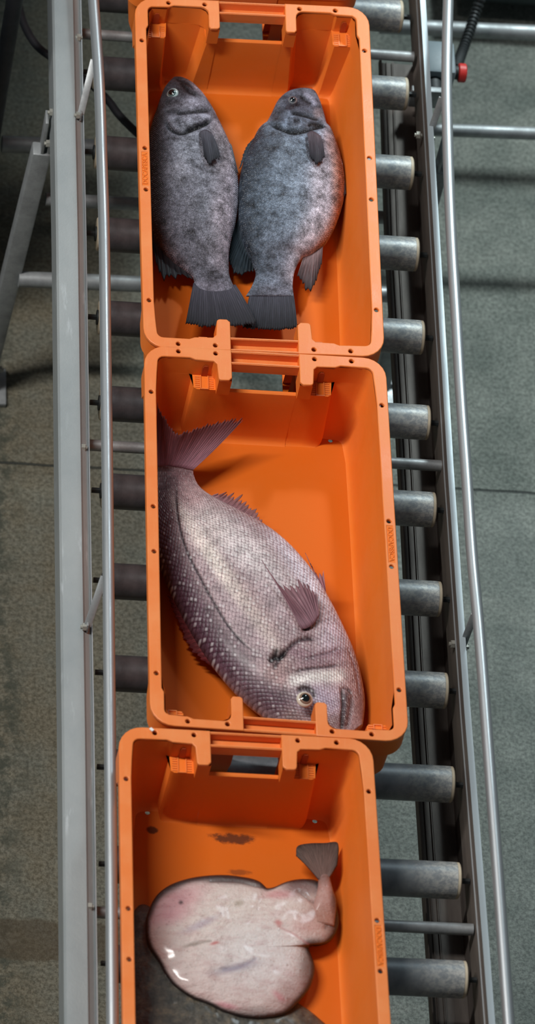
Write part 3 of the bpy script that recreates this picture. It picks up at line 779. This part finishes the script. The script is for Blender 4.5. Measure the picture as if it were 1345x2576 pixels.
M['bream'] = skin_mat('pink_silver_scales', (62, 30), 0.85, (0.30, 0.46), 0.34, 0.9, 0.35, (0.32, 0.22, 0.26), 0.06, spec=0.45)
M['fin'] = fin_mat('fish_fin')

def hf(ratio, hmax, lo=0.0):
    def f(u, wd):
        tp = 1-0.86*np.clip((u-0.78)/0.22, 0, 1)**1.4
        ht = min(wd*ratio, hmax)*tp; return (ht, min(ht*0.95+lo, 0.045))
    return f
G = lambda r, g, b: np.array(lin(r, g, b))
# ---- left grey fish
F1 = empty('fish', tuple(at(490, 450, ZC))); tag(F1, 'dark grey fish on the left of the top crate with pale open eye', 'fish', 'fish in the top crate')
L1 = [(436, 195), (425, 207), (412, 225), (402, 250), (392, 280), (383, 305), (374, 340), (368, 380), (366, 430), (367, 490), (370, 540), (380, 585), (402, 622), (435, 655), (468, 680), (486, 700), (487, 722), (482, 745)]
R1_ = [(446, 194), (463, 199), (488, 216), (514, 246), (538, 285), (545, 300), (562, 335), (580, 375), (591, 415), (598, 460), (598, 510), (592, 560), (581, 605), (575, 640), (575, 670), (577, 695), (588, 722), (600, 748)]
bl1 = [(440, 240, 40, 55, 0, G(50, 50, 58), 0.8), (500, 298, 34, 12, -12, G(190, 192, 212), 0.8), (475, 262, 44, 16, 0, G(165, 165, 182), 0.7), (440, 306, 22, 14, 30, G(150, 155, 172), 0.7),
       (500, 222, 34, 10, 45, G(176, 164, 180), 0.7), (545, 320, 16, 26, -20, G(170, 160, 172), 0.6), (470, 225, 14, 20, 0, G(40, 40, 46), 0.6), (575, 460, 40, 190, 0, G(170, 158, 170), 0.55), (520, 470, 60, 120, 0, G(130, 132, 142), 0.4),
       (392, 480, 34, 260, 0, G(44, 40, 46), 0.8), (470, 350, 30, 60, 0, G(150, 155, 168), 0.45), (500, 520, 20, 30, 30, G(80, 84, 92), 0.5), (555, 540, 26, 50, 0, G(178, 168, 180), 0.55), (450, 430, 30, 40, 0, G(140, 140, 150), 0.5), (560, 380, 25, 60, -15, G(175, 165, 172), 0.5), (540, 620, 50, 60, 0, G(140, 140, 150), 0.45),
       (450, 560, 50, 70, 0, G(80, 76, 84), 0.5), (500, 380, 70, 30, 0, G(125, 130, 142), 0.4), (530, 720, 60, 22, 0, G(120, 114, 128), 0.5)]
DK = G(14, 14, 20)  # near-black for head creases: dark membrane plus painted crease shade
gr1 = [([(392, 290), (384, 340), (380, 430), (384, 540), (400, 600)], 26, 0, G(34, 32, 38), 0.8), ([(580, 420), (584, 500), (570, 590), (556, 660)], 24, 0, G(172, 162, 176), 0.6),  # left band: dark dorsal skin with the crate wall's shade painted in
       ([(478, 470), (480, 560), (510, 640), (530, 700)], 22, 0, G(92, 92, 102), 0.55), ([(416, 303), (430, 322), (455, 333), (482, 324), (512, 310), (538, 297)], 6, 0.007, DK, 1.0), ([(466, 326), (490, 317), (515, 307), (530, 300)], 6, 0.004, DK, 0.9),
       ([(440, 286), (462, 283), (490, 280), (520, 278), (535, 275)], 5, 0.004, DK, 0.85), ([(452, 203), (464, 218), (478, 232), (498, 238)], 5, 0.003, DK, 0.9),
       ([(440, 199), (457, 203), (475, 212), (492, 226)], 3, 0.002, DK, 0.6), ([(414, 275), (430, 282), (455, 280)], 4, 0.002, DK, 0.5),
       ([(506, 330), (503, 350), (506, 372)], 5, 0.001, DK, 0.7), ([(415, 258), (440, 256), (462, 250)], 5, 0.001, DK, 0.5), ([(448, 290), (452, 310), (455, 326)], 4, 0.001, DK, 0.4)]
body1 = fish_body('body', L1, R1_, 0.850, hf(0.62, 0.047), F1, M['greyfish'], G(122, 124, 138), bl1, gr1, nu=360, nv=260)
fin('tail_fin', [(486, 712), (520, 722), (560, 722), (592, 716)], [(466, 818), (520, 826), (590, 826), (648, 818)], 0.853, 0.862, 26, F1, M['fin'], G(66, 64, 74), G(14, 14, 20), 0.05, profile=0.004, seed=3)
fin('pectoral_fin', [(502, 332), (516, 326), (532, 334)], [(513, 398), (530, 420), (556, 402)], 0.898, 0.902, 10, F1, M['fin'], G(78, 78, 88), G(24, 27, 34), 0.10, profile=0.006, seed=4)
fin('pelvic_fin', [(576, 358), (582, 366), (584, 380)], [(600, 440), (601, 446), (598, 440)], 0.868, 0.868, 5, F1, M['fin'], G(90, 95, 105), G(50, 58, 66), 0.1, seed=5)
fin('anal_fin', [(372, 555), (385, 592), (412, 632), (440, 655), (474, 682)], [(386, 650), (404, 702), (436, 716), (464, 702), (488, 712)], 0.845, 0.842, 9, F1, M['fin'], G(50, 48, 54), G(18, 18, 24), 0.30, seed=6, corr=0.002)
eye(F1, 434, 236, 0.876, 0.0118, M['ring_pale'], M['iris_pale'], (6, -28), 0.5)
# ---- right grey fish
F2 = empty('fish', tuple(at(730, 480, ZC))); tag(F2, 'plump grey fish on the right of the top crate with pinkish belly', 'fish', 'fish in the top crate')
L2 = [(742, 228), (728, 233), (712, 241), (696, 258), (683, 285), (668, 312), (648, 330), (632, 362), (616, 395), (606, 430), (600, 470), (599, 520), (601, 565), (608, 600), (625, 640), (640, 675), (642, 695), (632, 722), (618, 745)]
R2_ = [(772, 228), (788, 231), (796, 238), (806, 262), (815, 292), (822, 318), (834, 334), (846, 366), (856, 400), (864, 440), (866, 475), (860, 520), (840, 575), (815, 615), (782, 640), (757, 652), (742, 680), (736, 712), (738, 745)]
bl2 = [(745, 265, 60, 45, 10, G(58, 56, 68), 0.8), (718, 300, 14, 18, 20, G(160, 178, 205), 0.8), (765, 300, 40, 9, 10, G(150, 165, 188), 0.75), (778, 247, 24, 9, 40, G(178, 182, 205), 0.8), (800, 284, 12, 14, 0, G(160, 145, 150), 0.7),
       (700, 290, 24, 26, 0, G(28, 28, 34), 0.7), (640, 480, 50, 210, 0, G(52, 64, 76), 0.7), (740, 520, 60, 160, 0, G(128, 140, 155), 0.55),
       (820, 440, 26, 150, 5, G(185, 178, 190), 0.6), (850, 450, 18, 120, 0, G(175, 130, 115), 0.75), (800, 590, 40, 60, 30, G(185, 165, 168), 0.55),
       (740, 660, 40, 60, 0, G(150, 145, 160), 0.5), (680, 640, 40, 80, 0, G(92, 98, 110), 0.4), (700, 380, 60, 40, 0, G(98, 108, 120), 0.5),
       (835, 370, 16, 40, -15, G(150, 110, 100), 0.6), (660, 380, 40, 60, 20, G(44, 48, 58), 0.6), (690, 735, 70, 20, 0, G(110, 108, 120), 0.5)]
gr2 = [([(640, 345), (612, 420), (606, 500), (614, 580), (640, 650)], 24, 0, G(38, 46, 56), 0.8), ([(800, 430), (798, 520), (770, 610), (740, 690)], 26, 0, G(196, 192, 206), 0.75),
       ([(852, 410), (858, 480), (838, 560), (812, 610)], 13, 0, G(176, 126, 108), 0.75), ([(700, 440), (706, 540), (700, 640)], 30, 0, G(104, 116, 132), 0.5), ([(676, 310), (705, 321), (733, 331), (760, 329), (790, 320), (820, 313)], 6, 0.007, DK, 1.0), ([(728, 282), (760, 288), (790, 297), (808, 298)], 5, 0.005, DK, 1.0),
       ([(753, 236), (765, 250), (786, 262)], 5, 0.003, DK, 0.9), ([(738, 303), (746, 305), (756, 301)], 8, 0.002, DK, 0.8), ([(770, 314), (792, 309), (818, 317)], 6, 0.005, DK, 1.0),
       ([(726, 290), (728, 308), (734, 328)], 4, 0.002, DK, 0.6), ([(786, 265), (800, 268), (808, 270)], 4, 0.002, DK, 0.5), ([(712, 246), (728, 242), (744, 243)], 4, 0.001, DK, 0.5), ([(774, 338), (772, 360), (780, 385)], 5, 0.001, DK, 0.6)]
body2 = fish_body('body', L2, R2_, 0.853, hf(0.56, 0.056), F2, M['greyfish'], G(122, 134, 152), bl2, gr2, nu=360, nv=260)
fin('tail_fin', [(630, 726), (660, 734), (700, 734), (736, 726)], [(610, 828), (660, 832), (710, 832), (748, 828)], 0.852, 0.850, 24, F2, M['fin'], G(62, 62, 72), G(13, 16, 22), 0.04, profile=0.003, seed=8)
fin('pectoral_fin', [(772, 336), (786, 330), (806, 342)], [(778, 398), (800, 420), (817, 398)], 0.908, 0.911, 10, F2, M['fin'], G(86, 78, 86), G(24, 28, 36), 0.08, profile=0.006, seed=9)
fin('pelvic_fin', [(850, 385), (856, 395), (860, 410)], [(866, 500), (870, 490), (866, 440)], 0.872, 0.865, 6, F2, M['fin'], G(150, 130, 130), G(30, 36, 44), 0.06, seed=10)
fin('dorsal_fin', [(602, 540), (606, 575), (616, 605), (630, 625), (640, 640)], [(584, 590), (572, 662), (592, 694), (630, 690), (642, 676)], 0.848, 0.84, 16, F2, M['fin'], G(40, 50, 58), G(14, 22, 28), 0.12, seed=11, corr=0.002)
fin('anal_fin', [(764, 642), (782, 640), (800, 628), (812, 612)], [(745, 700), (766, 734), (788, 728), (808, 672)], 0.853, 0.845, 9, F2, M['fin'], G(120, 100, 102), G(12, 14, 18), 0.16, seed=12, corr=0.002)
fin('dorsal_spines', [(606, 420), (618, 392), (632, 360), (642, 344)], [(600, 425), (606, 398), (620, 366), (634, 352)], 0.862, 0.862, 9, F2, M['fin'], G(44, 50, 60), G(30, 34, 40), 0.3, seed=13)
eye(F2, 736, 252, 0.893, 0.0085, M['ring_dark'], M['iris_dark'], (10, -5), 0.5)
# ---- sea bream
F3 = empty('sea_bream', tuple(at(640, 1500, ZC))); tag(F3, 'large pink silver sea bream lying diagonally in the middle crate', 'fish')
D3 = [(393, 1165), (388, 1205), (384, 1260), (384, 1330), (396, 1400), (420, 1465), (455, 1540), (497, 1615), (548, 1688), (605, 1752), (665, 1800), (725, 1838), (785, 1860), (830, 1868), (862, 1866)]
V3 = [(486, 1172), (488, 1198), (503, 1226), (536, 1252), (590, 1284), (640, 1312), (692, 1346), (742, 1392), (792, 1454), (834, 1526), (866, 1590), (890, 1645), (908, 1706), (917, 1768), (912, 1825)]
D3, V3 = D3[::-1], V3[::-1]
bl3 = [(430, 1430, 62, 340, -22, G(70, 44, 56), 0.88), (560, 1640, 100, 60, 48, G(76, 52, 66), 0.8), (420, 1240, 40, 120, 0, G(95, 62, 62), 0.6),
       (600, 1370, 150, 42, 38, G(228, 220, 220), 0.7), (570, 1450, 230, 20, 55, G(246, 236, 226), 0.85), (770, 1430, 170, 34, 55, G(232, 232, 246), 0.8), (480, 1500, 160, 26, 58, G(96, 70, 84), 0.7), (640, 1530, 140, 30, 55, G(176, 150, 148), 0.6), (520, 1330, 60, 60, 30, G(205, 190, 186), 0.5),
       (480, 1240, 40, 40, 0, G(190, 150, 150), 0.5), (470, 1190, 40, 26, 0, G(150, 95, 100), 0.5), (840, 1600, 40, 60, 0, G(215, 205, 222), 0.6),
       (790, 1680, 90, 26, -8, G(130, 98, 108), 0.65), (800, 1705, 70, 16, -8, G(225, 220, 218), 0.6), (700, 1690, 40, 40, 0, G(175, 140, 130), 0.5),
       (800, 1760, 60, 50, 0, G(165, 155, 175), 0.6), (680, 1760, 70, 40, 20, G(80, 58, 68), 0.75), (890, 1740, 26, 70, 0, G(150, 115, 112), 0.6),
       (820, 1815, 50, 24, 0, G(120, 98, 96), 0.6), (520, 1540, 22, 30, 0, G(66, 44, 56), 0.6), (600, 1560, 110, 30, 52, G(170, 150, 155), 0.5)]
MR = G(50, 26, 34)  # dark red for gill and mouth creases, crease shade painted in
gr3 = [([(405, 1230), (405, 1340), (425, 1430), (470, 1520), (520, 1600), (580, 1675), (640, 1730), (700, 1770)], 38, 0, G(78, 52, 68), 0.80),
       ([(735, 1560), (770, 1600), (740, 1650), (720, 1700)], 26, 0, G(160, 128, 132), 0.5), ([(880, 1640), (902, 1720), (905, 1800)], 16, 0, G(140, 108, 108), 0.6),
       ([(740, 1640), (790, 1650), (850, 1640)], 16, 0, G(140, 108, 120), 0.7), ([(740, 1712), (790, 1702), (850, 1700)], 15, 0, G(232, 230, 226), 0.85),
       ([(870, 1735), (868, 1780), (862, 1835)], 9, 0, G(60, 38, 42), 0.85), ([(800, 1760), (830, 1770)], 26, 0, G(180, 172, 194), 0.6), ([(748, 1738), (765, 1728), (785, 1738), (790, 1760)], 7, 0.001, G(30, 18, 18), 0.9),
       ([(730, 1800), (800, 1820)], 20, 0, G(130, 104, 100), 0.6),([(447, 1195), (444, 1250), (452, 1320), (470, 1385), (500, 1445), (535, 1510), (575, 1575), (620, 1625), (662, 1652)], 3.4, 0.0014, G(40, 20, 30), 1.0),
       ([(684, 1690), (700, 1660), (718, 1638), (738, 1618), (765, 1606), (802, 1607)], 7, 0.004, MR, 0.95), ([(676, 1666), (690, 1652), (706, 1648), (722, 1634)], 9, 0.006, G(18, 10, 14), 1.0), ([(690, 1655), (694, 1640), (700, 1630)], 7, 0.003, G(18, 10, 14), 0.9),
       ([(738, 1690), (770, 1682), (810, 1678), (850, 1672)], 4, 0.002, MR, 0.8), ([(755, 1660), (790, 1650), (830, 1640), (860, 1625)], 3, 0.0015, MR, 0.45),
       ([(858, 1725), (862, 1760), (860, 1800), (858, 1840)], 4, 0.005, G(26, 14, 18), 0.85), ([(860, 1728), (875, 1735), (884, 1745)], 3, 0.003, MR, 0.7),
       ([(884, 1745), (880, 1790), (872, 1835)], 6, 0.003, MR, 0.6), ([(745, 1740), (755, 1732), (772, 1733), (785, 1742)], 5, 0.002, MR, 0.6),
       ([(758, 1570), (765, 1582), (775, 1576)], 5, 0.003, MR, 0.7), ([(873, 1625), (895, 1690), (903, 1750)], 3, 0.002, G(120, 90, 95), 0.4)]
body3 = fish_body('body', D3, V3, 0.858, hf(0.44, 0.062, 0.004), F3, M['bream'], G(178, 158, 162), bl3, gr3, nu=420, nv=330)
fin('tail_fin', [(394, 1172), (420, 1172), (455, 1176), (486, 1182)], [(396, 1012), (440, 1082), (480, 1078), (530, 1062), (622, 1045)], lambda r: 0.862, lambda r: 0.925-0.012*r, 30, F3, M['fin'], G(150, 105, 118), G(92, 46, 46), 0.07, seed=14, profile=-0.006)
fin('anal_fin', [(528, 1248), (575, 1276), (620, 1300), (668, 1328)], [(560, 1238), (602, 1240), (640, 1266), (668, 1326)], 0.858, 0.866, 15, F3, M['fin'], G(120, 84, 92), G(130, 80, 70), 0.35, seed=15, corr=0.002)
fin('dorsal_fin', [(436, 1500), (462, 1555), (500, 1620), (548, 1688)], [(418, 1500), (440, 1560), (478, 1640), (536, 1684)], 0.852, 0.838, 16, F3, M['fin'], G(96, 40, 44), G(80, 24, 26), 0.35, seed=16, corr=0.002)
fin('pectoral_fin', [(758, 1582), (772, 1580), (790, 1568), (802, 1550)], [(644, 1388), (700, 1470), (745, 1450), (792, 1478)], lambda r: 0.917, lambda r: 0.926, 15, F3, M['fin'], G(125, 92, 102), G(120, 84, 90), 0.22, seed=17, corr=0.0022, profile=0.004)
fin('pelvic_fin', [(832, 1530), (826, 1514), (820, 1498)], [(764, 1385), (790, 1432), (812, 1428)], 0.872, 0.885, 6, F3, M['fin'], G(110, 66, 84), G(150, 100, 100), 0.25, seed=18, corr=0.002)
eye(F3, 766, 1760, 0.9165, 0.0148, M['ring_cream'], M['iris_brown'], (8, 5), 0.5)
# ---- rays
def ray_mat(name, mottled=False):
    t = NT(name); a = t.n('ShaderNodeAttribute', attribute_name='pigment_and_shade').outputs[0]
    co = t.co(); n1 = t.noise(co, 22, 7, 0.7); n2 = t.noise(co, 150, 4, 0.7); st = t.noise(t.co((1, 3.2, 1), rot=(0, 0, 0.5)), 26, 6, 0.7)
    if mottled:
        c = t.ramp(t.noise(co, 55, 7, 0.72), [(0.38, (0.022, 0.022, 0.018)), (0.52, (0.07, 0.065, 0.050)), (0.66, (0.17, 0.135, 0.085))])
        c = t.mix(0.15, c, a)
    else:
        c = t.mix(t.rampv(st, 0.46, 0.68, 0, 0.5), a, t.mix(1.0, a, (0.74, 0.50, 0.52), 'MULTIPLY'))
        c = t.mix(t.rampv(n2, 0.60, 0.70, 0, 0.6), c, t.mix(1.0, c, (0.45, 0.35, 0.30), 'MULTIPLY'))
    nb = t.bump(n1, 0.5, 0.009); nb = t.bump(n2, 0.7, 0.003, nb); nb = t.bump(st, 0.6, 0.006, nb)
    return t.set(Base_Color=c, Roughness=0.38, Normal=nb, Specular_IOR_Level=0.6, Coat_Weight=0.42, Coat_Roughness=0.15,
                 Subsurface_Weight=0.0 if mottled else 0.1, Subsurface_Radius=(0.01, 0.004, 0.003))
M['ray'] = ray_mat('pale_ray_belly'); M['rayback'] = ray_mat('mottled_ray_back', True)
def disc(name, outline, centre, z0, h, parent, mat, base, blobs, edgecol, edgew=0.06, n=220, rings=60, edge_side=None, lines=(), flat=0.35, rimz=0.006):
    O = resample(list(outline)+[outline[0]], n+1)[:-1]; c = np.array(centre, float); V = []; UV = []
    for s in range(rings+1):
        f = s/rings
        for p in O:
            q_ = c+(p-c)*f; z = z0+rimz+h*(1-f**4.5)**0.75 if f < 1 else z0+rimz
            P = at(q_[0], q_[1], z); V.append(P); UV.append(f)
    V = np.array(V); UV = np.array(UV); PX = px(V); C = blob_color(PX, base, blobs)
    for (line, wpx, depth, colr, st) in lines:
        d, s = seg_dist(PX, line); g = np.exp(-(d/wpx)**2); V[:, 2] -= g*depth; C = C*(1-(g*st)[:, None])+np.array(colr)*(g*st)[:, None]
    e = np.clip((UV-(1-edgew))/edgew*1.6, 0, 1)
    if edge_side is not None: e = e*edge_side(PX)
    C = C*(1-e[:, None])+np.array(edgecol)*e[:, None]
    # wavy flesh
    for i in range(len(V)):
        V[i, 2] += 0.0022*mnoise.noise(Vector((V[i, 0]*40, V[i, 1]*40, 0)))*(1-UV[i]**4)
    bot = V[-n:].copy(); bot[:, 2] = z0
    b0 = len(V); V = np.vstack([V, bot]); C = np.vstack([C, np.tile(edgecol, (n, 1))])
    Fc = [(s*n+k, s*n+(k+1) % n, (s+1)*n+(k+1) % n, (s+1)*n+k) for s in range(rings+1) for k in range(n)]
    Fc.append(tuple(range(b0, b0+n)))
    me = mesh_np(name, V-np.array(world_of(parent)), Fc); set_color(me, C)
    bm = bmesh.new(); bm.from_mesh(me); bmesh.ops.recalc_face_normals(bm, faces=bm.faces); bm.to_mesh(me); bm.free()
    return link(name, me, mat, parent, 180)
R2E = empty('ray_fish', tuple(at(520, 2500, ZC))); tag(R2E, 'dark mottled ray lying underneath the pale belly-up ray', 'ray')
disc('body', [(338, 2290), (352, 2276), (372, 2278), (392, 2300), (380, 2350), (400, 2420), (450, 2440), (600, 2470), (720, 2510), (760, 2530), (800, 2560), (835, 2600), (845, 2680), (800, 2760), (600, 2820), (420, 2780), (345, 2700), (325, 2600), (322, 2450), (326, 2350)],
     (560, 2600), ZF, 0.020, R2E, M['rayback'], G(70, 66, 58), [], G(40, 40, 38), 0.03)
R1E = empty('ray_fish', tuple(at(590, 2380, ZC))); tag(R1E, 'pale belly-up ray with pinkish white underside and dark brown tail fin', 'ray')
ray_out = [(367, 2341), (368, 2310), (380, 2275), (398, 2248), (428, 2226), (470, 2211), (516, 2203), (569, 2201), (623, 2208), (650, 2216), (663, 2226), (672, 2234), (690, 2231), (712, 2221), (735, 2214), (765, 2211), (797, 2215),
           (815, 2235), (838, 2262), (848, 2288), (852, 2318), (845, 2345), (826, 2368), (800, 2376), (782, 2376), (777, 2388), (790, 2425), (789, 2455), (776, 2488), (748, 2522), (718, 2548), (676, 2559), (625, 2560), (569, 2547), (528, 2527), (486, 2511), (444, 2484), (418, 2454), (400, 2419), (378, 2385), (369, 2360)]
blr = [(600, 2300, 200, 130, 0, G(222, 214, 206), 0.6), (660, 2400, 130, 90, 0, G(218, 218, 220), 0.6), (440, 2270, 80, 34, -25, G(190, 120, 132), 0.65), (420, 2310, 60, 20, -15, G(200, 140, 150), 0.55),
       (400, 2370, 36, 50, 0, G(176, 138, 130), 0.55), (810, 2300, 50, 60, 0, G(150, 105, 90), 0.65), (760, 2235, 60, 22, 0, G(88, 62, 62), 0.7), (838, 2300, 22, 60, 0, G(80, 58, 50), 0.75),
       (775, 2440, 26, 60, 0, G(80, 66, 60), 0.75), (740, 2500, 60, 40, -40, G(150, 120, 118), 0.6), (560, 2210, 110, 14, 4, G(60, 52, 54), 0.8), (430, 2235, 60, 12, -30, G(60, 50, 54), 0.6),
       (590, 2435, 60, 12, -12, G(120, 115, 140), 0.5), (505, 2325, 50, 10, -25, G(150, 140, 165), 0.5), (455, 2270, 6, 5, 0, G(20, 14, 14), 0.95), (600, 2272, 12, 8, 0, G(120, 105, 70), 0.5),
       (700, 2250, 40, 12, 0, G(205, 140, 145), 0.6), (700, 2322, 10, 8, 30, G(190, 90, 90), 0.7), (540, 2372, 12, 4, -15, G(190, 80, 80), 0.8), (480, 2375, 24, 4, -20, G(90, 70, 50), 0.6),
       (570, 2530, 30, 8, 15, G(200, 125, 140), 0.7), (700, 2505, 20, 8, 40, G(200, 130, 140), 0.6), (780, 2378, 24, 14, 0, G(90, 60, 50), 0.7), (640, 2545, 60, 14, 0, G(130, 120, 118), 0.6), (760, 2330, 40, 26, 0, G(200, 160, 155), 0.5)]
DBROWN = G(58, 44, 40)
lr = [([(846, 2280), (853, 2320), (845, 2352), (820, 2374)], 15, 0, DBROWN, 0.9), ([(784, 2386), (794, 2430), (789, 2465), (768, 2505), (730, 2542)], 17, 0, DBROWN, 0.9),
      ([(735, 2216), (765, 2212), (800, 2218)], 15, 0, G(60, 48, 48), 0.9), ([(372, 2300), (398, 2250), (440, 2222), (516, 2203), (569, 2201), (623, 2208), (662, 2224)], 11, 0, G(44, 40, 42), 0.9),
      ([(790, 2380), (780, 2376), (800, 2372)], 14, 0, DBROWN, 0.8), ([(700, 2554), (640, 2560), (570, 2548), (500, 2518)], 10, 0, G(70, 64, 62), 0.8), ([(815, 2265), (835, 2262)], 10, 0, DBROWN, 0.7),
      ([(750, 2240), (775, 2262), (800, 2280), (812, 2290)], 3, 0.002, G(90, 55, 40), 0.6), ([(700, 2330), (740, 2350), (775, 2375)], 3, 0.0012, G(180, 110, 110), 0.5),
      ([(562, 2438), (590, 2436), (620, 2424), (642, 2412)], 5, 0.002, G(130, 122, 145), 0.5), ([(486, 2378), (510, 2370), (530, 2366)], 2.5, 0.001, G(110, 90, 70), 0.6),
      ([(820, 2300), (822, 2320), (818, 2335)], 3, 0.002, G(70, 40, 32), 0.6), ([(662, 2232), (640, 2228), (610, 2220), (575, 2216), (530, 2216)], 3, 0.003, G(60, 50, 50), 0.5)]
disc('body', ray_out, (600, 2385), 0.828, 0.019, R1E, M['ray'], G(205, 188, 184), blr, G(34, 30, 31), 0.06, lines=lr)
tl = fish_body('tail', [(800, 2196), (800, 2215), (797, 2240), (788, 2270), (774, 2320)], [(828, 2196), (832, 2220), (838, 2245), (846, 2275), (840, 2330)], 0.842, lambda u, wd: (0.007+0.008*math.sin(min(u*1.25, 1)*math.pi)*(u < 0.8), 0.012), R1E, M['ray'], G(176, 140, 132),
               [(815, 2200, 30, 26, 0, G(110, 84, 78), 0.8), (842, 2270, 12, 60, 0, G(70, 50, 45), 0.8), (810, 2310, 40, 30, 0, G(150, 108, 92), 0.7)], [], nu=40, nv=40)
fin('caudal_fin', [(800, 2212), (812, 2216), (826, 2212)], [(744, 2152), (748, 2130), (778, 2123), (815, 2122), (848, 2121), (850, 2150), (847, 2175)], 0.846, lambda r: 0.852+0.010*r, 14, R1E, M['fin'], G(110, 88, 82), G(66, 54, 49), 0.0, stripe=0.0, thick=0.004, corr=0.0, profile=0.003, seed=20)
